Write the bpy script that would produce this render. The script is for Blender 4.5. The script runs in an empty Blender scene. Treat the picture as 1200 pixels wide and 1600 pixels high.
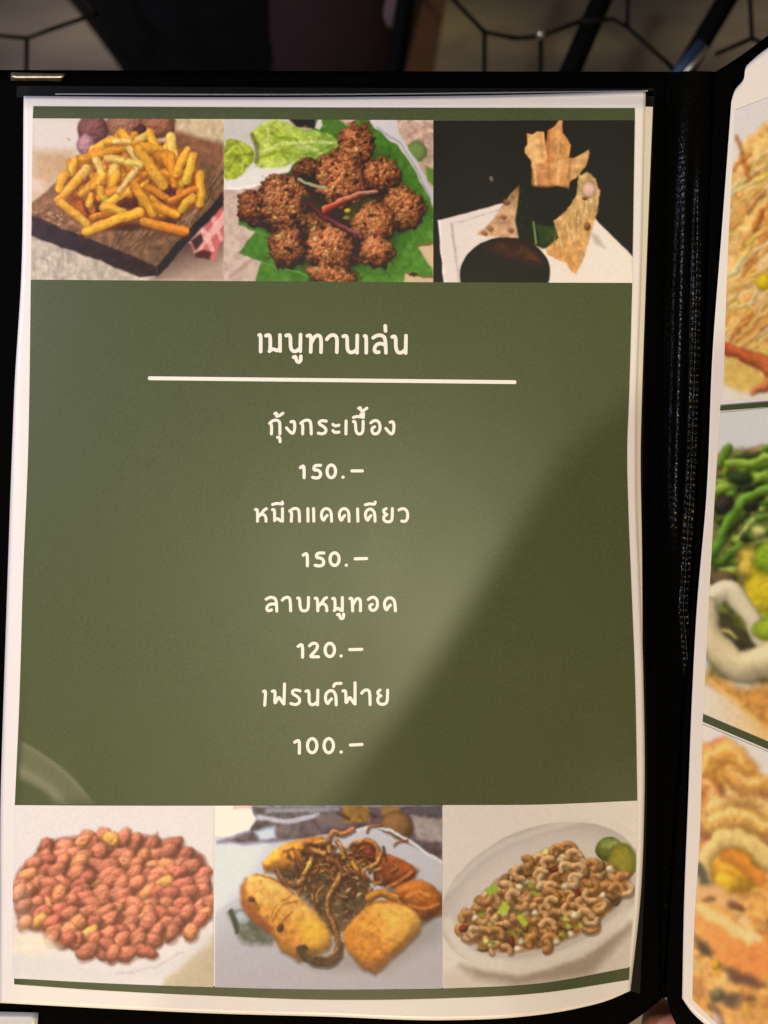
import bpy, bmesh, math, random
import numpy as np
from mathutils import Vector
random.seed(7); RNG = np.random.default_rng(7)
sc = bpy.context.scene
COL = sc.collection
H = 0.40                       # camera height over the menu page (m)
K = 0.332 / 1600.0             # metres per photo pixel on the page
def P(px, py, z=0.0):          # photo pixel measured on the plane at height z -> metres
    s = K * (H - z) / H
    return Vector(((px - 600) * s, -(py - 800) * s, z))

# ------------------------------------------------------------------ camera
cam_d = bpy.data.cameras.new('camera'); cam = bpy.data.objects.new('camera', cam_d); COL.objects.link(cam)
cam.location = (0, 0, H)
cam_d.sensor_fit = 'VERTICAL'; cam_d.sensor_height = 36; cam_d.lens = 36 * H / 0.332
cam_d.clip_start = 0.01; cam_d.clip_end = 50
cam_d.dof.use_dof = True; cam_d.dof.focus_distance = H + 0.001; cam_d.dof.aperture_fstop = 5.6
sc.camera = cam
sc.render.resolution_x = 768; sc.render.resolution_y = 1024
# ------------------------------------------------------------------ light
w = bpy.data.worlds.new('World'); sc.world = w; w.use_nodes = True
bg = w.node_tree.nodes['Background']; bg.inputs[0].default_value = (1.0, 0.80, 0.62, 1); bg.inputs[1].default_value = 0.085
def lamp(name, kind, loc, energy, color, aim=None):
    d = bpy.data.lights.new(name, kind); d.energy = energy; d.color = color
    o = bpy.data.objects.new(name, d); o.location = loc; COL.objects.link(o)
    if aim is not None:
        o.rotation_euler = (Vector(aim) - Vector(loc)).to_track_quat('-Z', 'Y').to_euler()
    return o
# lamp above the table; a mask in its beam draws the page's lower-right shadow
LP = Vector((0.03, -0.11, 1.00))
key = lamp('table_lamp', 'SPOT', LP, 8.0, (1.0, 0.97, 0.62))
key.data.spot_size = math.radians(110); key.data.spot_blend = 0.2; key.data.shadow_soft_size = 0.006
def beam_cut(o, groups, soft):          # shadow mask in the emission: groups of straight edges on the table plane, lit on their left
    d = o.data; d.use_nodes = True; N = d.node_tree.nodes; L = d.node_tree.links
    em = next(n for n in N if n.type == 'EMISSION'); tc = N.new('ShaderNodeTexCoord'); sx = N.new('ShaderNodeSeparateXYZ')
    L.new(tc.outputs['Normal'], sx.inputs[0])
    def m(op, a, b):
        n = N.new('ShaderNodeMath'); n.operation = op
        for k, v in enumerate((a, b)):
            if isinstance(v, float): n.inputs[k].default_value = v
            else: L.new(v, n.inputs[k])
        return n.outputs[0]
    X = m('DIVIDE', sx.outputs[0], sx.outputs[2]); Y = m('DIVIDE', sx.outputs[1], sx.outputs[2])
    tot = None
    for g in groups:
        acc = None
        for a, b in g:
            A, B = P(*a), P(*b); t = (B-A).normalized(); nx, ny = t.y, -t.x
            if nx > 0 or (abs(nx) < 1e-6 and ny < 0): nx, ny = -nx, -ny
            c0 = nx*(LP.x-A.x)+ny*(LP.y-A.y)
            f = m('ADD', m('ADD', m('MULTIPLY', X, -nx*LP.z), m('MULTIPLY', Y, -ny*LP.z)), c0)
            acc = f if acc is None else m('SMOOTH_MIN', acc, f)
            if acc is not f: acc.node.inputs[2].default_value = 0.02
        tot = acc if tot is None else m('SMOOTH_MAX', tot, acc)
        if tot is not acc: tot.node.inputs[2].default_value = 0.012
    mr = N.new('ShaderNodeMapRange'); mr.interpolation_type = 'SMOOTHSTEP'; mr.inputs[1].default_value = -soft; mr.inputs[2].default_value = soft
    L.new(tot, mr.inputs[0]); L.new(mr.outputs[0], em.inputs['Strength'])
beam_cut(key, [[((880, 700), (640, 1110)), ((640, 1110), (240, 1570))], [((890, 690), (1010, 605))]], 0.004)
cool = lamp('cool_lamp', 'AREA', (-0.50, 0.20, 0.42), 2.3, (0.68, 0.72, 1.0), (-0.05, 0.04, 0))
cool.data.shape = 'DISK'; cool.data.size = 0.12; cool.data.specular_factor = 0.05
warm = lamp('warm_lamp', 'AREA', (-0.15, -2.6, 2.5), 124, (1.0, 0.775, 0.45), (0.02, 0.0, 0))
warm.data.shape = 'DISK'; warm.data.size = 0.5
vs = sc.view_settings
vs.view_transform = 'Standard'; vs.look = 'None'; vs.exposure = 0; vs.gamma = 1
try: vs.use_curve_mapping = False
except Exception: pass

# ------------------------------------------------------------------ helpers
def link(o, parent=None):
    COL.objects.link(o)
    if parent is not None: o.parent = parent
    return o
def thing(name, label, cat, loc=(0, 0, 0), group=None):
    o = bpy.data.objects.new(name, None); o.empty_display_size = 0.02
    o.location = loc; COL.objects.link(o); o['label'] = label; o['category'] = cat
    if group: o['group'] = group
    return o
def tag(o, label, cat, group=None):
    o['label'] = label; o['category'] = cat
    if group: o['group'] = group
    return o
def mesh_obj(name, V, F, mat, parent=None, smooth=True, cols=None):
    me = bpy.data.meshes.new(name)
    V = np.asarray(V, dtype=np.float32); me.vertices.add(len(V)); me.vertices.foreach_set('co', V.ravel())
    if isinstance(F, np.ndarray):
        n, k = F.shape; idx = F.ravel(); starts = np.arange(n) * k; tot = np.full(n, k)
    else:
        idx = np.array([i for f in F for i in f], dtype=np.int32)
        tot = np.array([len(f) for f in F], dtype=np.int32); starts = np.concatenate([[0], np.cumsum(tot)[:-1]]); n = len(F)
    me.loops.add(len(idx)); me.loops.foreach_set('vertex_index', idx.astype(np.int32))
    me.polygons.add(n); me.polygons.foreach_set('loop_start', starts.astype(np.int32))
    me.polygons.foreach_set('loop_total', tot.astype(np.int32))
    me.polygons.foreach_set('use_smooth', np.full(n, smooth))
    me.update(calc_edges=True); me.validate()
    if cols is not None:
        a = me.color_attributes.new('print', 'FLOAT_COLOR', 'POINT')
        c4 = np.ones((len(V), 4), dtype=np.float32); c4[:, :3] = cols; a.data.foreach_set('color', c4.ravel())
    me.materials.append(mat)
    return link(bpy.data.objects.new(name, me), parent)
def bm_obj(name, bm, mat, parent=None, smooth=True):
    me = bpy.data.meshes.new(name); bm.to_mesh(me); bm.free()
    for p in me.polygons: p.use_smooth = smooth
    me.materials.append(mat)
    return link(bpy.data.objects.new(name, me), parent)
def grid_faces(ny, nx):                # vertices row-major, normals up (rows run down the picture)
    i = np.arange(ny * nx).reshape(ny, nx)
    return np.stack([i[:-1, :-1], i[1:, :-1], i[1:, 1:], i[:-1, 1:]], -1).reshape(-1, 4).astype(np.int32)
def curve(pts, n):
    pts = np.asarray(pts, float)
    if len(pts) == 2: return pts[0] + (pts[1] - pts[0]) * np.linspace(0, 1, n)[:, None]
    d = np.concatenate([[0], np.cumsum(np.hypot(*np.diff(pts, axis=0).T))]); d /= d[-1]
    # Catmull-Rom
    m = np.gradient(pts, d, axis=0); t = np.linspace(0, 1, n); k = np.clip(np.searchsorted(d, t, 'right') - 1, 0, len(d) - 2)
    h = (d[k + 1] - d[k])[:, None]; s = ((t - d[k]) / (d[k + 1] - d[k]))[:, None]
    return ((2*s**3-3*s**2+1)*pts[k] + (s**3-2*s**2+s)*h*m[k] + (-2*s**3+3*s**2)*pts[k+1] + (s**3-s**2)*h*m[k+1])
def coons(top, bot, left, right, nx, ny):    # px coordinates of a patch, (ny,nx,2)
    T, B, L, R = curve(top, nx), curve(bot, nx), curve(left, ny), curve(right, ny)
    T = T + (L[0]-T[0])*(1-np.linspace(0,1,nx))[:,None] + (R[0]-T[-1])*np.linspace(0,1,nx)[:,None]
    B = B + (L[-1]-B[0])*(1-np.linspace(0,1,nx))[:,None] + (R[-1]-B[-1])*np.linspace(0,1,nx)[:,None]
    u = np.linspace(0, 1, nx)[None, :, None]; v = np.linspace(0, 1, ny)[:, None, None]
    return ((1-v)*T[None] + v*B[None] + (1-u)*L[:, None] + u*R[:, None]
            - ((1-u)*(1-v)*L[0] + u*(1-v)*R[0] + (1-u)*v*L[-1] + u*v*R[-1]))
def sst(a, b, x): t = np.clip((x - a) / (b - a), 0, 1); return t*t*(3-2*t)
def z_left(px, py):
    u = px / 1000.0; v = (py - 143) / 1430.0
    z = 0.0045*np.exp(-((u-0.62)/0.33)**2)*sst(0.62, 1.0, v) - 0.0055*sst(0.78, 1.02, u)*sst(0.72, 1.0, v)
    z = z + 0.0012*np.sin(3.1*u+0.6)*np.sin(4.2*v) - 0.0022*(1-sst(-0.01, 0.035, u))*sst(0.1, 0.5, v)
    z = z - 0.0016*(1-sst(0.0, 0.02, v))
    return z + 0.0005*np.sin(9*v+2*u)*sst(0.85, 1.0, u)
def z_right(px, py):
    d = np.maximum(px - 1060, 0)
    return 0.001 + 0.000014*d + 0.0016*np.sin(py/330.0)*np.exp(-d/90.0)
def lift(pxy, zf, off):
    x, y = pxy[..., 0], pxy[..., 1]; z = zf(x, y) + off; s = K*(H-z)/H
    return np.stack([(x-600)*s, -(y-800)*s, z], -1).reshape(-1, 3)
def srgb2lin(c):
    c = np.asarray(c, float)/255.0
    return np.where(c <= 0.04045, c/12.92, ((c+0.055)/1.055)**2.4)

# ------------------------------------------------------------------ materials
def new_mat(name):
    m = bpy.data.materials.new(name); m.use_nodes = True
    return m, m.node_tree.nodes, m.node_tree.links, m.node_tree.nodes['Principled BSDF']
def sheet_mat(name, col=None, coat=1.0, grain=0.10, rough=0.5):
    m, N, L, b = new_mat(name)
    tc = N.new('ShaderNodeTexCoord')
    nz = N.new('ShaderNodeTexNoise'); nz.inputs['Scale'].default_value = 1900; nz.inputs['Detail'].default_value = 2
    L.new(tc.outputs['Object'], nz.inputs['Vector'])
    mr = N.new('ShaderNodeMapRange'); mr.inputs[1].default_value = 0.25; mr.inputs[2].default_value = 0.75
    mr.inputs[3].default_value = 1-grain; mr.inputs[4].default_value = 1+grain
    L.new(nz.outputs['Fac'], mr.inputs[0])
    mx = N.new('ShaderNodeVectorMath'); mx.operation = 'SCALE'
    if col is None:
        a = N.new('ShaderNodeVertexColor'); a.layer_name = 'print'; L.new(a.outputs['Color'], mx.inputs[0])
    else: mx.inputs[0].default_value = col
    L.new(mr.outputs[0], mx.inputs['Scale']); L.new(mx.outputs[0], b.inputs['Base Color'])
    b.inputs['Roughness'].default_value = rough; b.inputs['Specular IOR Level'].default_value = 0.2
    b.inputs['Coat Weight'].default_value = coat; b.inputs['Coat Roughness'].default_value = 0.37
    n3 = N.new('ShaderNodeTexNoise'); n3.inputs['Scale'].default_value = 14; n3.inputs['Detail'].default_value = 4; n3.inputs['Distortion'].default_value = 0.6
    m3 = N.new('ShaderNodeMapping'); m3.inputs['Rotation'].default_value = (0, 0, 0.9); m3.inputs['Scale'].default_value = (1, 0.45, 1); L.new(tc.outputs['Object'], m3.inputs['Vector']); L.new(m3.outputs[0], n3.inputs['Vector'])
    r3 = N.new('ShaderNodeMapRange'); r3.inputs[1].default_value = 0.3; r3.inputs[2].default_value = 0.7; r3.inputs[3].default_value = 0.33; r3.inputs[4].default_value = 0.42
    L.new(n3.outputs['Fac'], r3.inputs[0]); L.new(r3.outputs[0], b.inputs['Coat Roughness'])
    # faint waviness of the clear film
    n2 = N.new('ShaderNodeTexNoise'); n2.inputs['Scale'].default_value = 26; L.new(tc.outputs['Object'], n2.inputs['Vector'])
    bp = N.new('ShaderNodeBump'); bp.inputs['Strength'].default_value = 0.12; bp.inputs['Distance'].default_value = 0.002
    L.new(n2.outputs['Fac'], bp.inputs['Height']); L.new(bp.outputs[0], b.inputs['Coat Normal'])
    return m
WHITE = tuple(np.array([0.80, 0.79, 0.79]))
M_paper = sheet_mat('paper', (0.80, 0.778, 0.825), grain=0.04)
M_print = sheet_mat('print', None, grain=0.045)
M_green = sheet_mat('green_ink', (0.063, 0.083, 0.030), grain=0.22)
M_bar = sheet_mat('bar_ink', (0.052, 0.074, 0.030), grain=0.2)
M_ink = sheet_mat('white_ink', (0.86, 0.86, 0.88), grain=0.05, coat=1.0)
def leather(name, col=(0.0012, 0.0012, 0.0012), rough=0.55, bump=0.2, scale=1500):
    m, N, L, b = new_mat(name)
    b.inputs['Base Color'].default_value = (*col, 1); b.inputs['Roughness'].default_value = rough
    tc = N.new('ShaderNodeTexCoord'); mp = N.new('ShaderNodeMapping'); mp.inputs['Scale'].default_value = (1, 0.55, 1)
    mp.inputs['Rotation'].default_value = (0, 0, 0.6)
    L.new(tc.outputs['Object'], mp.inputs['Vector'])
    v = N.new('ShaderNodeTexVoronoi'); v.inputs['Scale'].default_value = scale; L.new(mp.outputs[0], v.inputs['Vector'])
    n = N.new('ShaderNodeTexNoise'); n.inputs['Scale'].default_value = scale*0.7; n.inputs['Detail'].default_value = 4
    L.new(mp.outputs[0], n.inputs['Vector'])
    a = N.new('ShaderNodeMath'); a.operation = 'ADD'; L.new(v.outputs['Distance'], a.inputs[0]); L.new(n.outputs['Fac'], a.inputs[1])
    bp = N.new('ShaderNodeBump'); bp.inputs['Strength'].default_value = bump; bp.inputs['Distance'].default_value = 0.0006
    L.new(a.outputs[0], bp.inputs['Height']); L.new(bp.outputs[0], b.inputs['Normal'])
    b.inputs['Specular IOR Level'].default_value = 0.012
    return m
M_leather = leather('black_leatherette')
M_spine = leather('spine_leatherette', rough=0.30, bump=0.28, scale=1300); 
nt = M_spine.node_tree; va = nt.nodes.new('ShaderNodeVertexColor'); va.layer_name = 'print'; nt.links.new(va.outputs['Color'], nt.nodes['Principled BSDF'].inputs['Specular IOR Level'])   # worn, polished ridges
def simple(name, col, rough=0.5, metal=0.0, noise=0.0, nscale=80, spec=0.5):
    m, N, L, b = new_mat(name)
    b.inputs['Base Color'].default_value = (*col, 1); b.inputs['Roughness'].default_value = rough
    b.inputs['Metallic'].default_value = metal; b.inputs['Specular IOR Level'].default_value = spec
    if noise:
        tc = N.new('ShaderNodeTexCoord'); nz = N.new('ShaderNodeTexNoise'); nz.inputs['Scale'].default_value = nscale
        nz.inputs['Detail'].default_value = 5; L.new(tc.outputs['Object'], nz.inputs['Vector'])
        mr = N.new('ShaderNodeMapRange'); mr.inputs[1].default_value = 0.3; mr.inputs[2].default_value = 0.7
        mr.inputs[3].default_value = 1-noise; mr.inputs[4].default_value = 1+noise; L.new(nz.outputs['Fac'], mr.inputs[0])
        mx = N.new('ShaderNodeVectorMath'); mx.operation = 'SCALE'; mx.inputs[0].default_value = col
        L.new(mr.outputs[0], mx.inputs['Scale']); L.new(mx.outputs[0], b.inputs['Base Color'])
    return m
M_steel = simple('steel', (0.62, 0.58, 0.50), 0.42, 1.0, 0.25, 300)
M_steel_lit = simple('steel_lit', (0.86, 0.82, 0.74), 0.35, 0.3)  # pale low-metal steel; the bottom corner's glare is in its base colour
M_wire = simple('black_wire', (0.008, 0.006, 0.004), 0.7, spec=0.2)
M_bar_metal = simple('black_bar', (0.003, 0.003, 0.003), 0.9, spec=0.1)
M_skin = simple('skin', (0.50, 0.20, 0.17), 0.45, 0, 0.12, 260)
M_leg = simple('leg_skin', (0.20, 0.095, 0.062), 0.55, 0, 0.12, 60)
M_maroon = simple('maroon_cloth', (0.017, 0.0012, 0.003), 0.9, 0, 0.3, 90)
M_black = simple('black_cloth', (0.004, 0.0035, 0.004), 0.95, 0, 0.3, 90, 0.1)
M_pink = simple('pale_cloth', (0.16, 0.10, 0.11), 0.9, 0, 0.2, 90)
M_blue = simple('blue_plastic', (0.02, 0.045, 0.11), 0.5)
M_edge = simple('clear_film_edge', (0.007, 0.007, 0.008), 0.25, spec=0.4)
M_rim_highlight = simple('film_rim_highlight', (0.36, 0.34, 0.35), 0.3)

# ------------------------------------------------------------------ painter for the printed photographs
def vnoise(shape, cell, seed):
    r = np.random.default_rng(seed); h, w_ = shape
    gh, gw = int(h/cell)+3, int(w_/cell)+3; g = r.random((gh, gw))
    y = np.arange(h)/cell; x = np.arange(w_)/cell; yi = y.astype(int); xi = x.astype(int)
    fy = (y-yi)[:, None]; fx = (x-xi)[None]; fy = fy*fy*(3-2*fy); fx = fx*fx*(3-2*fx)
    a = g[np.ix_(yi, xi)]; b = g[np.ix_(yi, xi+1)]; c = g[np.ix_(yi+1, xi)]; d = g[np.ix_(yi+1, xi+1)]
    return (a*(1-fx)+b*fx)*(1-fy)+(c*(1-fx)+d*fx)*fy
def fbm(shape, cell, seed, octv=3):
    t = 0; a = 1; s = 0
    for k in range(octv):
        t = t + a*vnoise(shape, max(cell/2**k, 1.01), seed+k*17); s += a; a *= 0.55
    return t/s
class Pic:
    SS = 1.25                                       # samples per photo pixel
    def __init__(s, x0, y0, x1, y1, bgc, view):
        s.x0, s.y0 = x0-3, y0-3; s.w = int((x1-x0+6)*s.SS); s.h = int((y1-y0+6)*s.SS)
        s.img = np.zeros((s.h, s.w, 3)); s.img[:] = bgc; s.vx, s.vy, s.vs = view; s.seed = int(x0*7+y0)
        s.n1 = fbm((s.h, s.w), 10, s.seed, 4); s.n2 = fbm((s.h, s.w), 4, s.seed+5, 3)
    def c(s, pts):
        p = np.asarray(pts, float)
        return np.stack([(s.vx+p[..., 0]/s.vs-s.x0)*s.SS, (s.vy+p[..., 1]/s.vs-s.y0)*s.SS], -1)
    def k(s, v): return v/s.vs*s.SS
    def win(s, lo, hi, pad):
        xa = int(max(0, lo[0]-pad)); ya = int(max(0, lo[1]-pad)); xb = int(min(s.w, hi[0]+pad+1)); yb = int(min(s.h, hi[1]+pad+1))
        if xb <= xa or yb <= ya: return None
        Y, X = np.mgrid[ya:yb, xa:xb].astype(float); return (slice(ya, yb), slice(xa, xb)), X, Y
    def over(s, sl, a, col):
        a = a[..., None]; s.img[sl] = s.img[sl]*(1-a) + np.asarray(col)*a
    def poly(s, pts, col, soft=1.5, alpha=1.0, col2=None, g=None, tex=0.0, ntex=None, jag=0.0, sm=0, bulge=0.0):
        pts = np.asarray(pts, float)
        for _ in range(sm):
            q_ = np.roll(pts, -1, 0); pts = np.stack([pts*.75+q_*.25, pts*.25+q_*.75], 1).reshape(-1, 2)
        p = s.c(pts); sw = max(s.k(soft), 0.6); r = s.win(p.min(0), p.max(0), sw+2)
        if r is None: return
        sl, X, Y = r; inside = np.zeros(X.shape, bool); d2 = np.full(X.shape, 1e9)
        for i in range(len(p)):
            a, b = p[i], p[(i+1) % len(p)]
            ab = b-a; t = np.clip(((X-a[0])*ab[0]+(Y-a[1])*ab[1])/(ab@ab+1e-9), 0, 1)
            d2 = np.minimum(d2, (X-a[0]-t*ab[0])**2+(Y-a[1]-t*ab[1])**2)
            cond = (a[1] > Y) != (b[1] > Y)
            xi = a[0]+(Y-a[1])/(b[1]-a[1]+1e-12)*ab[0]; inside ^= cond & (X < xi)
        sd = np.where(inside, 1, -1)*np.sqrt(d2)
        if jag: sd = sd + (s.n2[sl]-0.5)*2*s.k(jag)
        m = np.clip(sd/(2*sw)+0.5, 0, 1)*alpha
        cc = np.asarray(col, float)
        if col2 is not None:
            ga, gb = s.c([g[0], g[1]]); dv = gb-ga; t = np.clip(((X-ga[0])*dv[0]+(Y-ga[1])*dv[1])/(dv@dv), 0, 1)[..., None]
            cc = cc*(1-t)+np.asarray(col2, float)*t
        if tex: cc = cc*(1+tex*((s.n1 if ntex is None else ntex)[sl]-0.5)[..., None]*2)
        if bulge and min(sd.shape) > 3:
            Rb = s.k(bulge); t_ = np.clip(sd/Rb, 0, 1); hb = Rb*np.sqrt(np.clip(1-(1-t_)**2, 0, 1))+(s.n1[sl]-.5)*Rb*.05
            for _ in range(3): hb[1:-1, 1:-1] = (hb[:-2, 1:-1]+hb[2:, 1:-1]+hb[1:-1, :-2]+hb[1:-1, 2:]+2*hb[1:-1, 1:-1])/6
            gy, gx = np.gradient(hb); lam = np.clip((gx*.35+gy*.62+.7)/np.sqrt(gx*gx+gy*gy+1), 0, 1.2)
            cc = np.clip(cc*(0.60+0.52*lam)[..., None]+(60*np.clip(lam-.9, 0, 1))[..., None], 0, 255)
        s.over(sl, m, cc)
    def blob(s, cx, cy, rx, ry, ang=0, col=(150, 90, 60), amp=0.0, amb=0.5, spec=0.0, jag=0.0, soft=2.0, light=(-.45, -.7, .6), edge=0.35, speck=None, alpha=1.0):
        c_ = s.c((cx, cy)); R1, R2 = s.k(rx), s.k(ry); m_ = max(R1, R2)*(1+jag)
        r = s.win(c_-m_, c_+m_, 3)
        if r is None: return
        sl, X, Y = r; ca, sa = math.cos(math.radians(ang)), math.sin(math.radians(ang))
        u = ((X-c_[0])*ca+(Y-c_[1])*sa)/R1; v = (-(X-c_[0])*sa+(Y-c_[1])*ca)/R2
        rr = np.sqrt(u*u+v*v)
        if jag: rr = rr*(1+jag*2*(s.n1[sl]-0.5))
        m = np.clip((1-rr)*min(R1, R2)/max(s.k(soft), 0.6)+0.5, 0, 1)*alpha
        hgt = np.sqrt(np.clip(1-rr*rr, 0.02, 1))*min(R1, R2)
        if amp: hgt = hgt + amp*min(R1, R2)*((s.n1[sl]-0.5)*1.3+(s.n2[sl]-0.5)*0.9)
        if min(hgt.shape) < 2: return
        gy, gx = np.gradient(hgt); nn = np.sqrt(gx*gx+gy*gy+1)
        lx, ly, lz = np.array(light)/np.linalg.norm(light)
        lam = np.clip((-gx*lx-gy*ly+lz)/nn, 0, 1)
        sh = amb+(1-amb)*1.25*lam; sh = sh*(1-edge*np.clip(rr, 0, 1)**4)
        cc = np.asarray(col, float)[None, None]*sh[..., None]
        if speck is not None:
            f = np.clip((s.n2[sl]-0.60)*9, 0, 1)[..., None]*0.7; cc = cc*(1-f)+np.asarray(speck)*f*sh[..., None]
        if spec: cc = cc+255*spec*(np.clip(lam, 0, 1)**7)[..., None]
        s.over(sl, m, np.clip(cc, 0, 255))
    def stroke(s, pts, wd, col, wd2=None, amb=0.55, light=(-.45, -.75, .5), spec=0.0, soft=1.5, alpha=1.0, col2=None, flat=False, tex=0.15, edge=0.3, box=False):
        p = s.c(pts); p = curve(p, max(len(p)*6, 8)) if len(p) > 2 else p
        w1 = s.k(wd)/2; w2 = w1 if wd2 is None else s.k(wd2)/2; r = s.win(p.min(0), p.max(0), max(w1, w2)+3)
        if r is None: return
        sl, X, Y = r; best = np.full(X.shape, 1e9); sgn = np.zeros(X.shape); tt = np.zeros(X.shape); nx = np.zeros(X.shape); ny = np.zeros(X.shape)
        n = len(p)-1
        for i in range(n):
            a, b = p[i], p[i+1]; ab = b-a; l2 = ab@ab+1e-9
            t = np.clip(((X-a[0])*ab[0]+(Y-a[1])*ab[1])/l2, 0, 1); dx = X-a[0]-t*ab[0]; dy = Y-a[1]-t*ab[1]
            d = np.sqrt(dx*dx+dy*dy); q = d < best
            best = np.where(q, d, best); tt = np.where(q, (i+t)/n, tt)
            ox, oy = -ab[1]/math.sqrt(l2), ab[0]/math.sqrt(l2); sg = dx*ox+dy*oy
            nx = np.where(q, ox, nx); ny = np.where(q, oy, ny); sgn = np.where(q, sg, sgn)
        wv = w1+(w2-w1)*tt; m = np.clip((wv-best)/max(s.k(soft), 0.6)+0.5, 0, 1)*alpha
        cc = np.asarray(col, float)[None, None]*np.ones(X.shape+(1,))
        if col2 is not None: cc = cc*(1-tt[..., None])+np.asarray(col2, float)*tt[..., None]
        if not flat:
            q = np.clip(sgn/wv, -0.98, 0.98); lx, ly, lz = np.array(light)/np.linalg.norm(light)
            if box: qq = np.where(q*np.sign(nx*lx+ny*ly+1e-6) > -0.25, 0.25, -0.8)*np.sign(nx*lx+ny*ly+1e-6); q = 0.75*qq+0.25*q
            lam = np.clip(q*(nx*lx+ny*ly)+np.sqrt(1-q*q)*lz, 0, 1)
            sh = (amb+(1-amb)*1.3*lam)*(1-edge*np.clip(best/wv, 0, 1)**5); cc = cc*sh[..., None]
            if spec: cc = cc+255*spec*(lam**9)[..., None]
        if tex: cc = cc*(1+tex*(s.n2[sl]-0.5)*2)[..., None]
        s.over(sl, m, np.clip(cc, 0, 255))
    def blur(s, sig):
        if sig <= 0: return
        rad = int(3*sig+1); x = np.arange(-rad, rad+1); kx = np.exp(-x*x/(2*sig*sig)); kx /= kx.sum()
        for ax_ in (0, 1):
            pw = [(0, 0)]*3; pw[ax_] = (rad, rad); q = np.pad(s.img, pw, 'edge'); o = 0
            n = s.img.shape[ax_]
            for i, kv in enumerate(kx):
                sl = [slice(None)]*3; sl[ax_] = slice(i, i+n); o = o+q[tuple(sl)]*kv
            s.img = o
    def fin(s, sig, grain=3, warp=1.0):
        k = s.SS*warp; Y, X = np.mgrid[0:s.h, 0:s.w].astype(float)
        f = lambda cell, sd: fbm((s.h, s.w), cell, s.seed+sd, 2)-.5
        dx = (f(22, 61)*7+f(9, 62)*2.2)*k; dy = (f(22, 63)*7+f(9, 64)*2.2)*k
        x = np.clip(X+dx, 0, s.w-1.01); y = np.clip(Y+dy, 0, s.h-1.01); xi = x.astype(int); yi = y.astype(int); a = (x-xi)[..., None]; b = (y-yi)[..., None]; I = s.img
        s.img = (I[yi, xi]*(1-a)+I[yi, xi+1]*a)*(1-b)+(I[yi+1, xi]*(1-a)+I[yi+1, xi+1]*a)*b
        sat = (s.img.max(2)-s.img.min(2))[..., None]/255.
        s.img = s.img*(1+np.clip(sat*1.6, .08, 1)*((f(8, 71)*.28+f(3, 72)*.12)[..., None]))
        s.blur(sig*s.SS); s.img = s.img+RNG.normal(0, grain, s.img.shape[:2])[..., None]; s.img = np.clip(s.img, 4, 255)
    def at(s, pxy):
        x = np.clip((pxy[..., 0]-s.x0)*s.SS, 0, s.w-1.01); y = np.clip((pxy[..., 1]-s.y0)*s.SS, 0, s.h-1.01)
        xi = x.astype(int); yi = y.astype(int); fx = (x-xi)[..., None]; fy = (y-yi)[..., None]; I = s.img
        return (I[yi, xi]*(1-fx)+I[yi, xi+1]*fx)*(1-fy)+(I[yi+1, xi]*(1-fx)+I[yi+1, xi+1]*fx)*fy
def inside(pts, poly_):
    poly_ = np.asarray(poly_, float); x, y = pts[:, 0], pts[:, 1]; r = np.zeros(len(pts), bool)
    for i in range(len(poly_)):
        a, b = poly_[i], poly_[(i+1) % len(poly_)]; c_ = (a[1] > y) != (b[1] > y)
        r ^= c_ & (x < a[0]+(y-a[1])/(b[1]-a[1]+1e-12)*(b[0]-a[0]))
    return r
def scatter(poly_, sx, sy, rng, jit=0.32):
    q = np.asarray(poly_, float); lo, hi = q.min(0), q.max(0); out = []
    for j, y in enumerate(np.arange(lo[1], hi[1], sy)):
        for x in np.arange(lo[0]+(j % 2)*sx/2, hi[0], sx): out.append((x+rng.normal(0, jit*sx*0.6), y+rng.normal(0, jit*sy*0.6)))
    out = np.array(out); return out[inside(out, q)]

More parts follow.
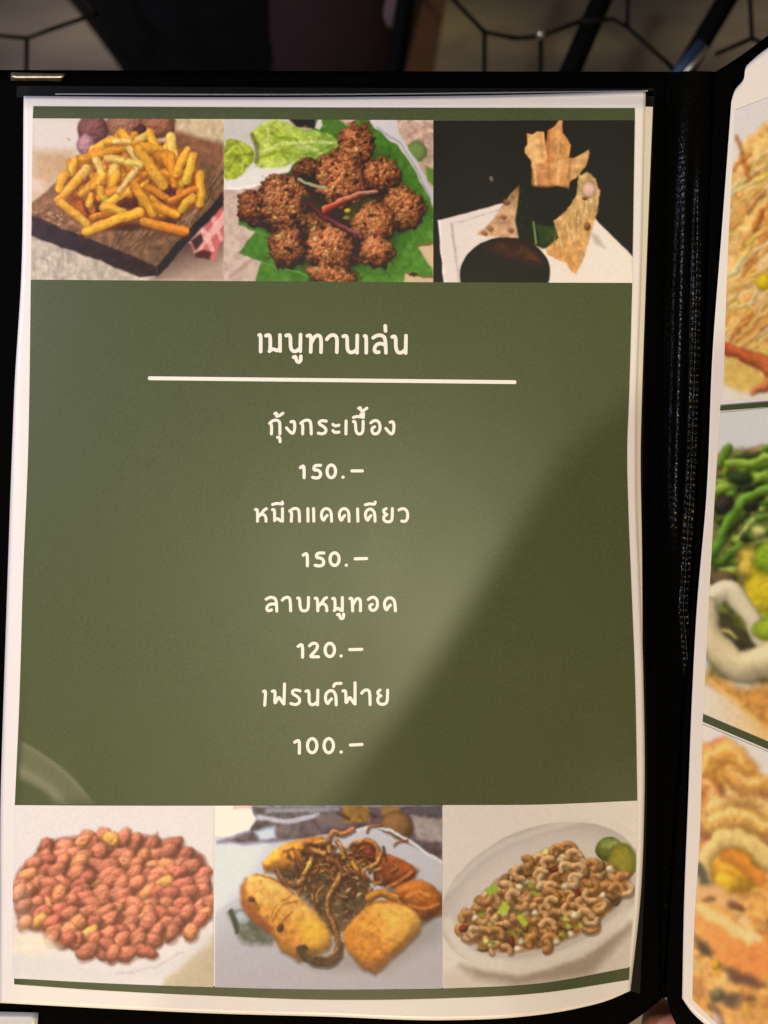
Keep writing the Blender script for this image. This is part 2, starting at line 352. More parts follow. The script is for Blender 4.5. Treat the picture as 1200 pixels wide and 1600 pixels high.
def pic_fries():
    v = (20, 150, 3.53); p = Pic(48, 183, 352, 440, (205, 188, 178), v); R = random.Random(3)
    p.poly([(100, 110), (400, 110), (380, 300), (240, 400), (100, 500)], (218, 205, 208), soft=30)
    p.poly([(100, 300), (330, 310), (300, 430), (100, 560)], (188, 155, 120), soft=35, col2=(205, 170, 150), g=((330, 310), (100, 500)))
    p.poly([(100, 450), (170, 470), (160, 520), (100, 530)], (222, 195, 190), soft=20)
    p.poly([(880, 110), (1170, 110), (1170, 260), (1000, 220), (880, 200)], (196, 176, 150), soft=10, tex=.15)
    p.poly([(880, 190), (1170, 260), (1170, 430), (1030, 440), (850, 300)], (128, 88, 70), soft=18, tex=.2)
    for (x, y, a, b, c_) in ((620, 170, 110, 85, (172, 120, 105)), (800, 160, 100, 75, (165, 108, 92)), (440, 190, 85, 90, (140, 92, 92)), (400, 270, 50, 60, (195, 145, 160)), (700, 195, 40, 40, (88, 55, 58))):
        p.blob(x, y, a, b, 0, c_, amp=.2, amb=.7, soft=14)
    # board
    p.poly([(105, 590), (330, 400), (1000, 330), (1165, 420), (1165, 540), (815, 950), (105, 665)], (148, 108, 84), soft=6, tex=.35, col2=(112, 84, 66), g=((300, 600), (900, 850)))
    for i in range(120):
        t = R.random(); x = 560+t*560+R.uniform(-60, 60); y = 880-t*330+R.uniform(-90, 90)
        p.stroke([(x, y), (x+R.uniform(60, 130), y-R.uniform(90, 180))], R.uniform(4, 10), R.choice([(92, 66, 52), (180, 140, 112), (120, 88, 68), (70, 50, 42)]), flat=True, alpha=.4)
    for i in range(60):
        x = R.uniform(110, 420); y = R.uniform(600, 700)+(x-110)*0.25
        p.blob(x, y, R.uniform(8, 22), R.uniform(6, 14), 20, R.choice([(200, 150, 115), (222, 180, 150), (150, 100, 75)]), soft=8, alpha=.6)
    p.poly([(105, 775), (720, 1000), (900, 1020), (105, 1020)], (186, 172, 164), soft=5, tex=.25)
    for i in range(60):
        x = R.uniform(110, 460); y = R.uniform(820, 1000)
        p.stroke([(x, y), (x+R.uniform(-8, 8), y+R.uniform(15, 50))], R.uniform(5, 10), R.choice([(150, 135, 128), (215, 202, 195), (165, 150, 142)]), flat=True, alpha=.5, soft=5)
    p.poly([(820, 960), (1165, 600), (1165, 1020), (760, 1020)], (88, 68, 62), soft=14, col2=(178, 152, 142), g=((900, 850), (960, 1010)))
    p.poly([(975, 800), (1165, 600), (1165, 770), (1110, 905), (1000, 860)], (196, 105, 110), soft=5)
    for a, b in (((1050, 740), (1100, 850)), ((1110, 680), (1150, 790)), ((1010, 860), (1165, 690)), ((1060, 790), (1165, 650)), ((980, 800), (1040, 750))):
        p.stroke([a, b], 26, (226, 178, 178), flat=True, alpha=.8, soft=8)
    p.poly([(985, 800), (1040, 755), (1055, 800), (1010, 850)], (70, 45, 48), soft=6)
    p.poly([(1000, 865), (1050, 845), (1095, 865), (1085, 900), (1010, 890)], (82, 48, 48), soft=6)
    p.poly([(100, 660), (400, 775), (790, 935), (800, 990), (700, 1000), (400, 880), (100, 770)], (58, 43, 43), soft=6, tex=.3)
    p.poly([(790, 940), (1165, 530), (1165, 600), (800, 995)], (44, 31, 31), soft=6, tex=.3)
    # pile
    p.poly([(250, 480), (330, 360), (540, 260), (760, 240), (900, 270), (1040, 440), (1040, 590), (950, 640), (780, 690), (520, 680), (420, 690), (260, 600)], (142, 78, 42), soft=14, tex=.5)
    for (x, y, a, b) in ((450, 620, 50, 40), (640, 590, 70, 35), (720, 470, 40, 50), (900, 520, 70, 50), (780, 590, 60, 40), (860, 690, 60, 22), (600, 720, 160, 22)):
        p.blob(x, y, a, b, 0, (78, 45, 38), amb=.9, soft=20, alpha=.85)
    Y1, Y2, Y3, OR, BR = (250, 182, 84), (252, 204, 122), (255, 212, 140), (236, 158, 74), (212, 138, 66)
    fr = [(440, 300, 540, 245, 55, Y1), (520, 250, 640, 240, 46, Y1), (600, 205, 660, 265, 52, Y1), (330, 380, 460, 315, 62, Y1), (360, 350, 640, 275, 46, OR),
          (560, 255, 640, 250, 30, Y3), (690, 245, 765, 200, 42, Y2), (758, 200, 790, 290, 48, Y1), (700, 280, 800, 300, 60, OR), (800, 330, 860, 370, 60, BR),
          (870, 225, 885, 330, 55, Y2), (840, 330, 885, 400, 60, OR), (870, 330, 890, 485, 45, OR), (960, 295, 900, 430, 45, Y1), (995, 330, 958, 465, 52, Y1), (1030, 430, 1030, 590, 48, Y1),
          (340, 360, 320, 420, 50, Y1), (290, 430, 255, 510, 52, Y1), (500, 400, 380, 540, 46, OR), (410, 400, 275, 560, 50, Y2), (360, 460, 250, 570, 42, Y1), (600, 370, 720, 420, 50, OR), (640, 290, 710, 380, 42, Y3), (690, 290, 825, 490, 62, Y1),
          (520, 345, 700, 378, 46, Y2), (560, 400, 565, 450, 58, Y2), (575, 430, 545, 500, 42, Y1), (460, 350, 495, 470, 42, Y3), (500, 440, 440, 500, 40, Y1), (560, 520, 480, 560, 46, OR), (480, 515, 500, 560, 46, Y1), (430, 545, 422, 600, 34, Y1), (640, 525, 520, 595, 46, Y1), (680, 405, 590, 520, 34, Y3),
          (740, 500, 840, 560, 46, BR), (670, 495, 770, 640, 52, OR), (870, 575, 1000, 510, 36, BR), (990, 560, 930, 625, 52, Y1), (790, 605, 900, 655, 46, OR), (440, 670, 560, 640, 36, BR), (260, 585, 400, 695, 50, Y1), (500, 610, 600, 640, 56, Y1), (400, 745, 700, 640, 52, Y1), (720, 690, 950, 748, 52, OR)]
    for i in range(46):
        x = 640+R.gauss(0, 190); y = 430+R.gauss(0, 100); a = R.uniform(0, math.pi); l = R.uniform(50, 100)
        if (x-640)**2/330**2+(y-440)**2/190**2 < 1: fr.insert(0, (x-l*math.cos(a), y-l*.7*math.sin(a), x+l*math.cos(a), y+l*.7*math.sin(a), R.uniform(34, 44), R.choice([OR, Y1, BR])))
    for (x1, y1, x2, y2, wd, c_) in fr:
        p.stroke([(x1+6, y1+13), (x2+6, y2+13)], wd+4, (126, 66, 34), flat=True, alpha=.42, soft=10, tex=0)
        j = R.uniform(.94, 1.04); c2 = tuple(min(255, q*j*R.uniform(.9, 1.06)) for q in c_)
        mx_, my_ = (x1+x2)/2+R.uniform(-6, 6), (y1+y2)/2+R.uniform(-6, 6)
        p.stroke([(x1, y1), (mx_, my_), (x2, y2)], wd*1.0, tuple(min(255, q*j) for q in c_), col2=c2, amb=.80, spec=.07, soft=5, tex=.06, edge=.28, box=(R.random() < .7))
    for i in range(50):
        x, y = R.uniform(260, 1040), R.uniform(230, 720)
        p.blob(x, y, R.uniform(4, 12), R.uniform(3, 8), R.uniform(0, 180), R.choice([(150, 80, 40), (255, 225, 150), (190, 110, 45)]), soft=4, alpha=.4)
    p.fin(.75, warp=.6); return p
def pic_balls():
    v = (340, 170, 3.4286); p = Pic(348, 183, 679, 444, (190, 166, 160), v); R = random.Random(5)
    p.poly([(950, 40), (1170, 40), (1170, 420), (1060, 300)], (186, 156, 150), soft=6, tex=.35)
    p.blob(1065, 230, 55, 60, 0, (115, 140, 85), amb=.9, soft=16); p.poly([(1110, 310), (1170, 320), (1170, 420), (1120, 380)], (95, 128, 62), soft=8)
    p.poly([(40, 440), (240, 440), (260, 940), (30, 940)], (194, 172, 168), soft=6, tex=.16)
    p.poly([(60, 890), (200, 790), (215, 800), (70, 910)], (172, 148, 146), soft=8)
    p.poly([(540, 40), (800, 40), (880, 130), (960, 190), (1080, 380), (1170, 560), (1170, 720), (1075, 735), (1150, 850), (1150, 900), (1000, 885), (990, 945), (190, 945), (235, 822), (110, 765), (205, 655), (110, 620), (120, 590), (400, 300)], (70, 112, 48), soft=4, tex=.22, col2=(84, 128, 56), g=((700, 300), (900, 900)))
    p.poly([(260, 600), (500, 250), (900, 230), (1120, 560), (1000, 700), (900, 860), (400, 880)], (42, 68, 26), soft=50, alpha=.8)
    p.stroke([(235, 822), (420, 880), (640, 935)], 8, (120, 150, 90), flat=True, alpha=.7); p.stroke([(205, 655), (300, 700)], 10, (100, 140, 70), flat=True, alpha=.6)
    p.stroke([(1000, 885), (1150, 905)], 10, (130, 80, 60), flat=True); p.stroke([(1075, 735), (1150, 720)], 8, (140, 90, 60), flat=True)
    p.poly([(1078, 738), (1170, 728), (1170, 860), (1150, 845)], (206, 180, 160), soft=4); p.poly([(1000, 890), (1150, 908), (1150, 945), (1000, 945)], (205, 180, 160), soft=4)
    for i in range(24):
        x = R.uniform(820, 1130); y = R.uniform(150, 900); p.stroke([(x, y), (x+60, y+90)], 4, (96, 140, 70), flat=True, alpha=.25)
    p.poly([(640, 40), (750, 40), (730, 100), (690, 95)], (200, 170, 160), soft=6)
    p.poly([(798, 50), (960, 50), (975, 140), (1020, 205), (1155, 440), (1155, 525), (1045, 325), (960, 190), (880, 130), (840, 112)], (206, 200, 214), soft=4, col2=(186, 180, 198), g=((880, 60), (1150, 480)))
    p.stroke([(850, 105), (960, 170), (1050, 310), (1140, 490)], 10, (150, 145, 160), flat=True, alpha=.7)
    p.poly([(30, 50), (380, 50), (440, 270), (390, 320), (280, 385), (120, 438), (30, 400)], (196, 190, 198), soft=4, col2=(226, 220, 226), g=((300, 180), (320, 380)))
    p.stroke([(40, 425), (130, 425), (270, 370), (415, 280)], 20, (238, 234, 240), flat=True, soft=5)
    p.poly([(360, 40), (530, 40), (520, 105), (430, 100)], (44, 38, 32), soft=5); p.poly([(520, 100), (545, 50), (580, 50), (550, 110)], (206, 202, 206), soft=4)
    p.poly([(560, 50), (640, 50), (680, 110), (640, 135), (570, 110)], (76, 112, 50), soft=4)
    # lettuce
    p.poly([(30, 165), (90, 150), (195, 222), (190, 285), (120, 378), (30, 390)], (152, 164, 62), soft=5, tex=.4, jag=6, sm=1)
    p.poly([(180, 130), (250, 62), (350, 60), (430, 108), (560, 120), (668, 182), (600, 250), (520, 288), (420, 288), (330, 322), (250, 330), (190, 300), (230, 235), (200, 180)], (168, 184, 84), soft=5, tex=.35, jag=5, sm=1, col2=(128, 158, 76), g=((300, 150), (640, 190)))
    for pts, wd, c_ in (([(190, 140), (210, 210), (205, 280)], 26, (96, 96, 50)), ([(40, 250), (90, 200), (140, 260), (130, 340)], 14, (190, 200, 100)), ([(60, 330), (110, 260), (180, 240)], 14, (112, 122, 40)),
                        ([(230, 230), (330, 190), (470, 180), (640, 185)], 16, (206, 216, 150)), ([(260, 110), (320, 150), (420, 170)], 22, (120, 140, 50)), ([(330, 80), (420, 150), (500, 160)], 16, (196, 206, 116)),
                        ([(230, 260), (330, 230), (430, 250)], 18, (132, 150, 54)), ([(220, 300), (290, 300), (350, 290)], 18, (202, 206, 140)), ([(430, 200), (500, 215), (560, 240)], 24, (196, 206, 140)), ([(460, 250), (560, 230), (630, 190)], 14, (100, 130, 60)), ([(250, 80), (270, 130), (250, 190)], 20, (206, 206, 130))):
        p.stroke(pts, wd, c_, flat=True, alpha=.75, soft=8, tex=.3)
    for i in range(50):
        x = R.uniform(60, 620); y = R.uniform(90, 320)
        p.stroke([(x, y), (x+R.uniform(10, 40), y+R.uniform(-14, 14))], R.uniform(4, 9), R.choice([(206, 214, 140), (120, 140, 50), (150, 170, 70)]), flat=True, alpha=.25, soft=5)
    p.img_mask = None
    p.poly([(30, 392), (120, 380), (200, 322), (330, 325), (415, 285), (300, 372), (130, 425), (30, 425)], (222, 217, 224), soft=5)
    # meat
    p.poly([(150, 500), (250, 400), (480, 300), (640, 220), (800, 260), (900, 400), (1040, 560), (900, 700), (800, 800), (640, 900), (420, 780), (230, 630)], (56, 32, 24), soft=14)
    for (x, y, a, b, f) in ((740, 185, 92, 105, 1), (470, 320, 70, 50, .55), (870, 350, 105, 92, .95), (990, 530, 112, 120, .98), (650, 375, 138, 150, 1.04), (180, 525, 75, 90, .72), (350, 495, 135, 150, .93), (520, 620, 90, 70, .62), (830, 610, 118, 118, 1.05), (850, 755, 95, 88, 1.0), (370, 730, 105, 112, .88), (600, 740, 132, 122, 1.05), (615, 892, 135, 66, .98)):
        p.blob(x+8, y+16, a, b, 0, (40, 22, 16), amb=1, jag=.25, soft=16, alpha=.8, edge=0)
        p.blob(x, y, a, b, R.uniform(-20, 20), (208*f, 128*f, 94*f), amp=.30, amb=.58, jag=.34, soft=6, spec=.05, speck=(216, 150, 90), edge=.5)
    for i in range(1500):
        x, y = R.uniform(110, 1100), R.uniform(90, 935)
        q = p.at(np.array([v[0]+x/v[2], v[1]+y/v[2]]))
        if q[0] > q[1]*1.25 and q[0] > 70:
            k_ = q.sum()/330.; p.blob(x, y, R.uniform(6, 19), R.uniform(5, 12), R.uniform(0, 180), tuple(min(250, k_*u) for u in R.choice([(104, 58, 46), (214, 140, 100), (196, 116, 82), (222, 156, 112), (176, 100, 72), (84, 48, 40), (232, 176, 112)])), amb=.55, soft=4, alpha=.75, edge=.5)
    p.stroke([(470, 480), (520, 520), (560, 540)], 40, (52, 58, 32), flat=True, alpha=.9, soft=10); p.stroke([(440, 380), (500, 410), (570, 420)], 16, (150, 160, 130), flat=True, soft=5)
    p.poly([(690, 520), (800, 470), (850, 480), (780, 520), (720, 600), (670, 600)], (66, 64, 30), soft=9, tex=.6)
    p.blob(695, 545, 18, 16, 0, (226, 190, 70), soft=5); p.blob(690, 590, 22, 12, 0, (150, 140, 70), soft=5)
    p.stroke([(575, 545), (690, 480), (780, 448), (845, 440)], 44, (176, 74, 50), wd2=20, col2=(196, 140, 130), spec=.2, amb=.5)
    p.stroke([(475, 495), (560, 570), (650, 630), (755, 665)], 26, (96, 42, 48), wd2=30, col2=(150, 90, 100), spec=.4, amb=.5)
    p.fin(.7, warp=.8); return p
def pic_cone():
    v = (670, 170, 3.4286); p = Pic(675, 183, 995, 446, (31, 24, 23), v); R = random.Random(8)
    p.poly([(0, 40), (1110, 40), (1110, 75), (0, 75)], (44, 36, 32), soft=12)
    p.poly([(50, 598), (400, 505), (880, 575), (1100, 800), (1110, 940), (80, 940)], (226, 212, 220), soft=4, col2=(238, 226, 228), g=((100, 600), (900, 900)))
    p.stroke([(120, 615), (140, 760), (165, 940)], 14, (196, 180, 190), flat=True, soft=8); p.stroke([(120, 618), (390, 540)], 10, (205, 190, 198), flat=True, soft=8)
    p.stroke([(55, 600), (85, 940)], 12, (240, 230, 238), flat=True, soft=5)
    p.poly([(870, 660), (900, 680), (945, 745), (890, 720)], (186, 172, 176), soft=14); p.poly([(1085, 805), (1120, 830), (1120, 940), (1100, 940)], (215, 200, 190), soft=8)
    p.blob(335, 380, 14, 22, -20, (120, 112, 112), soft=8)
    p.poly([(490, 405), (482, 500), (462, 600), (478, 695), (350, 685), (262, 676), (265, 660), (318, 625), (400, 510), (440, 450)], (206, 164, 136), soft=4, tex=.3, col2=(118, 92, 58), g=((430, 560), (490, 405)))
    for (x, y, r_) in ((415, 500, 22), (400, 580, 16), (330, 640, 20), (440, 650, 18), (300, 665, 18)): p.blob(x, y, r_, r_*.7, 30, (160, 105, 82), soft=12, alpha=.8)
    p.poly([(490, 430), (545, 340), (760, 390), (780, 470), (700, 630), (690, 735), (610, 748), (480, 695), (462, 600)], (36, 46, 28), soft=5, tex=.3)
    p.stroke([(562, 600), (575, 720)], 10, (128, 148, 96), flat=True, soft=4); p.poly([(580, 625), (700, 630), (680, 720), (600, 735)], (58, 70, 44), soft=10, tex=.3)
    p.poly([(530, 400), (775, 395), (780, 460), (740, 580), (650, 628), (560, 600)], (30, 24, 22), soft=6)
    p.poly([(800, 358), (850, 338), (892, 370), (917, 440), (900, 560), (840, 770), (792, 888), (762, 872), (742, 830), (640, 785), (625, 752), (692, 690), (668, 600), (740, 540), (790, 460)], (206, 172, 128), soft=4, tex=.25, jag=7, col2=(214, 158, 106), g=((850, 450), (760, 850)))
    for i in range(90):
        t = R.random(); x = 690+t*190+R.uniform(-30, 30); y = 720-t*250+R.uniform(-60, 60)
        p.stroke([(x, y), (x+R.uniform(-8, 8), y+R.uniform(25, 60))], R.uniform(4, 8), R.choice([(236, 212, 172), (172, 132, 92), (150, 112, 76)]), flat=True, alpha=.5, soft=4)
    p.blob(858, 432, 40, 44, 0, (228, 192, 180), amb=.9, soft=20); p.blob(835, 480, 14, 10, 0, (150, 95, 70), soft=6); p.blob(850, 630, 16, 22, 0, (160, 110, 80), soft=8)
    p.poly([(545, 258), (772, 265), (748, 432), (690, 415), (640, 430), (555, 420)], (220, 166, 120), soft=6, tex=.2, col2=(190, 130, 90), g=((700, 280), (600, 430)))
    p.poly([(525, 128), (555, 138), (580, 120), (618, 124), (628, 200), (645, 270), (570, 300), (540, 270), (512, 235), (512, 210), (528, 190)], (214, 168, 118), soft=4, tex=.2, col2=(224, 176, 128), g=((560, 130), (590, 280)))
    p.poly([(640, 112), (668, 95), (700, 58), (718, 55), (718, 130), (742, 160), (762, 195), (752, 262), (640, 282), (628, 200)], (206, 148, 102), soft=4, tex=.25)
    p.poly([(765, 270), (860, 218), (862, 240), (840, 310), (790, 370), (742, 392)], (202, 158, 114), soft=4, tex=.2)
    for pts, c_ in (([(640, 120), (640, 280)], (186, 100, 66)), ([(560, 290), (575, 410)], (240, 196, 156)), ([(640, 280), (650, 420)], (190, 122, 84)), ([(700, 280), (690, 400)], (232, 186, 140)), ([(760, 270), (745, 380)], (170, 112, 76)), ([(700, 90), (690, 250)], (222, 170, 130)), ([(555, 150), (560, 260)], (226, 186, 140)), ([(600, 130), (610, 270)], (196, 146, 100))):
        p.stroke(pts, 14, c_, flat=True, alpha=.7, soft=8)
    p.poly([(548, 415), (740, 425), (745, 460), (548, 455)], (30, 24, 22), soft=16)
    p.blob(408, 880, 242, 192, -4, (48, 33, 28), amp=.06, amb=.55, soft=4, light=(.3, -.7, .5)); p.poly([(300, 740), (420, 705), (560, 750), (610, 830), (470, 790)], (96, 68, 54), soft=40, alpha=.7, tex=.5)
    p.fin(.7, warp=.3); return p
def pic_peanuts():
    v = (0, 1240, 3.4286); p = Pic(18, 1254, 340, 1560, (214, 200, 206), v); R = random.Random(11)
    p.poly([(870, 1040), (900, 980), (1020, 860), (1160, 740), (1160, 1060)], (190, 170, 150), soft=16)
    p.poly([(60, 700), (250, 860), (560, 950), (900, 900), (1100, 740), (1130, 800), (900, 980), (500, 1010), (60, 980)], (208, 196, 202), soft=20)
    p.stroke([(620, 960), (820, 930), (980, 850)], 8, (186, 170, 176), flat=True, soft=8)
    reg = [(70, 440), (160, 350), (250, 260), (330, 240), (500, 225), (830, 222), (960, 280), (1080, 310), (1120, 430), (1140, 640), (1030, 755), (900, 780), (800, 850), (550, 868), (350, 830), (220, 745), (80, 700)]
    p.poly(reg, (128, 72, 62), soft=14, sm=2)
    q = scatter(reg, 78, 52, np.random.default_rng(4)); q = q[np.argsort(q[:, 1]+RNG.normal(0, 20, len(q)))]
    for (x, y) in q:
        t = R.random(); c_ = (210, 126, 104) if t < .6 else ((196, 110, 94) if t < .8 else ((220, 142, 106) if t < .98 else (222, 160, 100)))
        f = R.uniform(.9, 1.1); a = R.choice([-35, -25, -40, -15, -60, 20, -30]); rx, ry = R.uniform(50, 68), R.uniform(32, 42)
        p.blob(x+7, y+13, rx+3, ry+3, a, (92, 52, 50), amb=1, soft=9, alpha=.4, edge=0)
        p.blob(x, y, rx, ry, a, tuple(k_*f for k_ in c_), amp=.26, amb=.62, spec=.09, jag=.2, soft=9, edge=.3, light=(-.35, -.8, .6))
    p.poly([(50, 730), (220, 745), (330, 820), (250, 860), (60, 860)], (222, 204, 192), soft=22, alpha=.8)
    p.poly([(40, 440), (140, 520), (160, 700), (40, 760)], (206, 176, 180), soft=40, alpha=.28)
    p.fin(1.15, warp=.9); return p
def pic_squid():
    v = (330, 1240, 3.2432); p = Pic(332, 1254, 694, 1568, (180, 173, 172), v); R = random.Random(13)
    p.poly([(0, 250), (300, 240), (200, 420), (100, 560), (0, 620)], (196, 190, 206), soft=30)
    p.poly([(200, 60), (1180, 60), (1180, 340), (820, 180), (640, 210), (300, 250), (30, 250), (190, 190)], (84, 68, 68), soft=14, tex=.5)
    p.poly([(0, 60), (200, 60), (228, 130), (190, 180), (60, 220), (0, 215)], (226, 216, 220), soft=8)
    p.stroke([(120, 75), (200, 70)], 18, (206, 160, 140), flat=True, soft=8)
    p.stroke([(240, 120), (400, 140), (540, 105)], 26, (166, 156, 160), flat=True, soft=10); p.stroke([(280, 85), (640, 80)], 22, (126, 118, 124), flat=True, soft=12)
    p.poly([(215, 190), (320, 170), (330, 225), (250, 240)], (182, 182, 200), soft=12); p.poly([(540, 110), (660, 90), (690, 180), (560, 180)], (110, 92, 88), soft=14)
    p.poly([(668, 65), (800, 65), (800, 150), (670, 145)], (134, 96, 48), soft=10, tex=.3); p.poly([(860, 65), (960, 60), (950, 110), (870, 110)], (140, 104, 62), soft=10)
    p.blob(940, 165, 85, 75, 30, (142, 100, 62), amb=.7, soft=14); p.poly([(1010, 110), (1180, 130), (1180, 245), (1040, 235)], (152, 134, 124), soft=10, tex=.2); p.poly([(1040, 60), (1180, 60), (1180, 110), (1020, 100)], (84, 76, 74), soft=10)
    p.poly([(690, 195), (820, 168), (1180, 345), (1180, 1010), (0, 1010), (0, 620), (140, 520), (400, 240)], (186, 178, 174), soft=7, col2=(164, 152, 148), g=((800, 200), (900, 950)))
    p.stroke([(700, 195), (820, 172), (1170, 345)], 14, (206, 200, 196), flat=True, soft=6)
    p.poly([(90, 610), (150, 590), (330, 740), (300, 765), (160, 760)], (104, 100, 82), soft=18, tex=.4); p.blob(160, 630, 40, 40, 0, (166, 170, 164), amb=.9, soft=16); p.stroke([(105, 600), (125, 660), (130, 700)], 24, (64, 62, 54), flat=True, soft=10)
    p.poly([(700, 850), (1060, 640), (1180, 600), (1180, 720), (900, 900)], (140, 128, 120), soft=40, alpha=.7); p.poly([(440, 850), (700, 800), (780, 900), (560, 900)], (140, 126, 116), soft=25, alpha=.7)
    def body(pts, c1, c2, g, ang):
        p.poly([(x+6, y+12) for x, y in pts], (70, 45, 28), soft=12, alpha=.7)
        p.poly(pts, c1, soft=5, col2=c2, g=g, tex=.25, sm=1, bulge=70)
    body([(258, 340), (340, 270), (470, 222), (590, 218), (610, 320), (420, 410), (330, 395), (268, 390)], (216, 142, 56), (150, 84, 34), ((350, 270), (480, 400)), 0)
    body([(700, 250), (770, 235), (850, 300), (830, 370), (740, 360)], (150, 66, 40), (112, 46, 32), ((720, 240), (800, 360)), 0)
    body([(850, 310), (900, 298), (1048, 380), (1020, 445), (900, 482), (820, 430)], (164, 84, 44), (112, 58, 34), ((960, 330), (860, 450)), 0)
    body([(900, 482), (1060, 428), (1165, 490), (1180, 600), (1070, 655), (990, 570)], (178, 104, 48), (140, 72, 34), ((1060, 440), (1040, 640)), 0)
    for pts in ([(900, 470), (980, 430), (1010, 400)], [(990, 520), (1080, 500), (1110, 520)], [(1000, 560), (1080, 580), (1150, 560)]): p.stroke(pts, 16, (206, 128, 66), flat=True, alpha=.7, soft=7)
    p.poly([(340, 400), (470, 330), (560, 290), (680, 330), (800, 450), (800, 560), (680, 700), (600, 720), (500, 560), (420, 480)], (88, 66, 44), soft=12, tex=.7)
    for i in range(260):
        x = R.uniform(380, 820); y = R.uniform(260, 640)
        p.blob(x, y, R.uniform(5, 18), R.uniform(3, 9), R.uniform(-60, 60), R.choice([(150, 92, 52), (48, 36, 26), (176, 120, 70), (96, 52, 32), (204, 150, 100)]), soft=5, alpha=.55)
    for i in range(110):
        x = R.gauss(640, 120); y = R.gauss(360, 80); a = R.uniform(-.6, 2.2); l = R.uniform(30, 90); b = R.uniform(-28, 28)
        p.stroke([(x+3, y+6), (x+l*.5*math.cos(a)+b+3, y+l*.5*math.sin(a)+6), (x+l*math.cos(a)+3, y+l*math.sin(a)+6)], 15, (50, 32, 22), flat=True, alpha=.5, soft=5, tex=0)
        p.stroke([(x, y), (x+l*.5*math.cos(a)+b, y+l*.5*math.sin(a)), (x+l*math.cos(a), y+l*math.sin(a))], R.uniform(7, 15), R.choice([(176, 104, 54), (206, 136, 74), (140, 78, 42), (110, 62, 38), (222, 160, 92)]), amb=.6, soft=3, alpha=.9)
    for (x, y) in ((695, 490), (750, 515)): p.blob(x, y, 20, 9, -40, (210, 170, 120), soft=5)
    L = [(170, 425), (230, 400), (320, 425), (430, 500), (520, 590), (600, 690), (612, 740), (590, 790), (500, 830), (440, 848), (350, 790), (320, 725), (220, 655), (158, 570), (148, 490)]
    body(L, (216, 160, 84), (196, 126, 56), ((330, 480), (270, 680)), 0)
    p.poly([(150, 470), (175, 430), (180, 520), (240, 600), (320, 720), (220, 655), (155, 575)], (140, 74, 42), soft=14, alpha=.8)
    p.poly([(420, 640), (520, 610), (600, 720), (560, 790), (470, 760)], (226, 172, 62), soft=30, alpha=.7)
    for pts, wd in (([(440, 540), (360, 570), (310, 650)], 12), ([(400, 520), (330, 570), (300, 630)], 7), ([(405, 600), (370, 640), (350, 690)], 12), ([(200, 530), (240, 580)], 24), ([(230, 410), (330, 440), (420, 510)], 10)): p.stroke(pts, wd, (140, 82, 36), flat=True, alpha=.75, soft=6)
    p.blob(352, 680, 16, 22, 20, (104, 48, 28), soft=6); p.blob(205, 538, 16, 12, 0, (110, 58, 34), soft=6)
    p.stroke([(360, 570), (300, 540), (240, 530)], 40, (224, 182, 98), flat=True, alpha=.4, soft=16)
    Rr = [(700, 660), (790, 570), (880, 530), (1000, 560), (1066, 640), (1052, 700), (930, 820), (825, 915), (770, 890), (690, 790), (664, 720)]
    body(Rr, (222, 156, 74), (196, 118, 44), ((960, 580), (800, 880)), 0)
    p.poly([(664, 715), (800, 560), (830, 570), (740, 680), (720, 800), (690, 790)], (176, 106, 40), soft=22, alpha=.7); p.poly([(860, 590), (960, 580), (1040, 640), (900, 740)], (232, 178, 84), soft=40, alpha=.6)
    p.stroke([(800, 530), (860, 505), (930, 525)], 44, (200, 130, 56), soft=6); p.stroke([(790, 560), (900, 545), (990, 560)], 18, (140, 80, 36), flat=True, alpha=.7, soft=8)
    T1, T2 = (206, 140, 74), (132, 84, 48)
    for pts, wd, c_, c2 in (([(335, 385), (370, 440), (430, 460), (480, 400), (515, 330), (520, 295), (570, 300)], 30, (150, 92, 66), T1), ([(470, 400), (505, 350)], 22, (226, 180, 70), (226, 180, 70)),
                            ([(668, 395), (620, 480), (592, 540), (592, 600), (625, 670), (640, 740), (630, 800)], 30, T1, T2), ([(655, 760), (640, 830), (590, 862), (520, 852), (470, 820), (452, 780), (475, 775)], 34, (112, 78, 44), (72, 52, 32)), ([(640, 790), (590, 835), (530, 835)], 20, (150, 104, 60), (96, 66, 40)),
                            ([(600, 290), (595, 240), (625, 195), (660, 205), (715, 180)], 26, T1, (214, 130, 66)), ([(640, 240), (662, 280), (668, 325)], 22, (226, 160, 92), T1), ([(590, 330), (640, 350), (668, 400)], 26, (160, 92, 52), T2), ([(715, 350), (735, 380), (738, 430)], 24, (222, 160, 66), (200, 150, 70)), ([(460, 285), (480, 245), (530, 250), (590, 240)], 26, (190, 116, 56), T1), ([(470, 290), (510, 300)], 30, (92, 52, 34), (120, 66, 40)), ([(735, 250), (790, 240), (845, 290), (840, 330)], 26, (206, 130, 62), (176, 100, 50)), ([(800, 375), (840, 350), (860, 300)], 20, (206, 140, 80), T1), ([(660, 420), (720, 400), (790, 430)], 20, (120, 66, 42), (150, 84, 54))):
        p.stroke([(x+4, y+9) for x, y in pts], wd+6, (52, 32, 22), flat=True, alpha=.6, soft=7, tex=0)
        p.stroke(pts, wd*.86, c_, col2=c2, amb=.62, spec=.10, soft=5, tex=.45)
    p.fin(1.0, warp=.6); return p
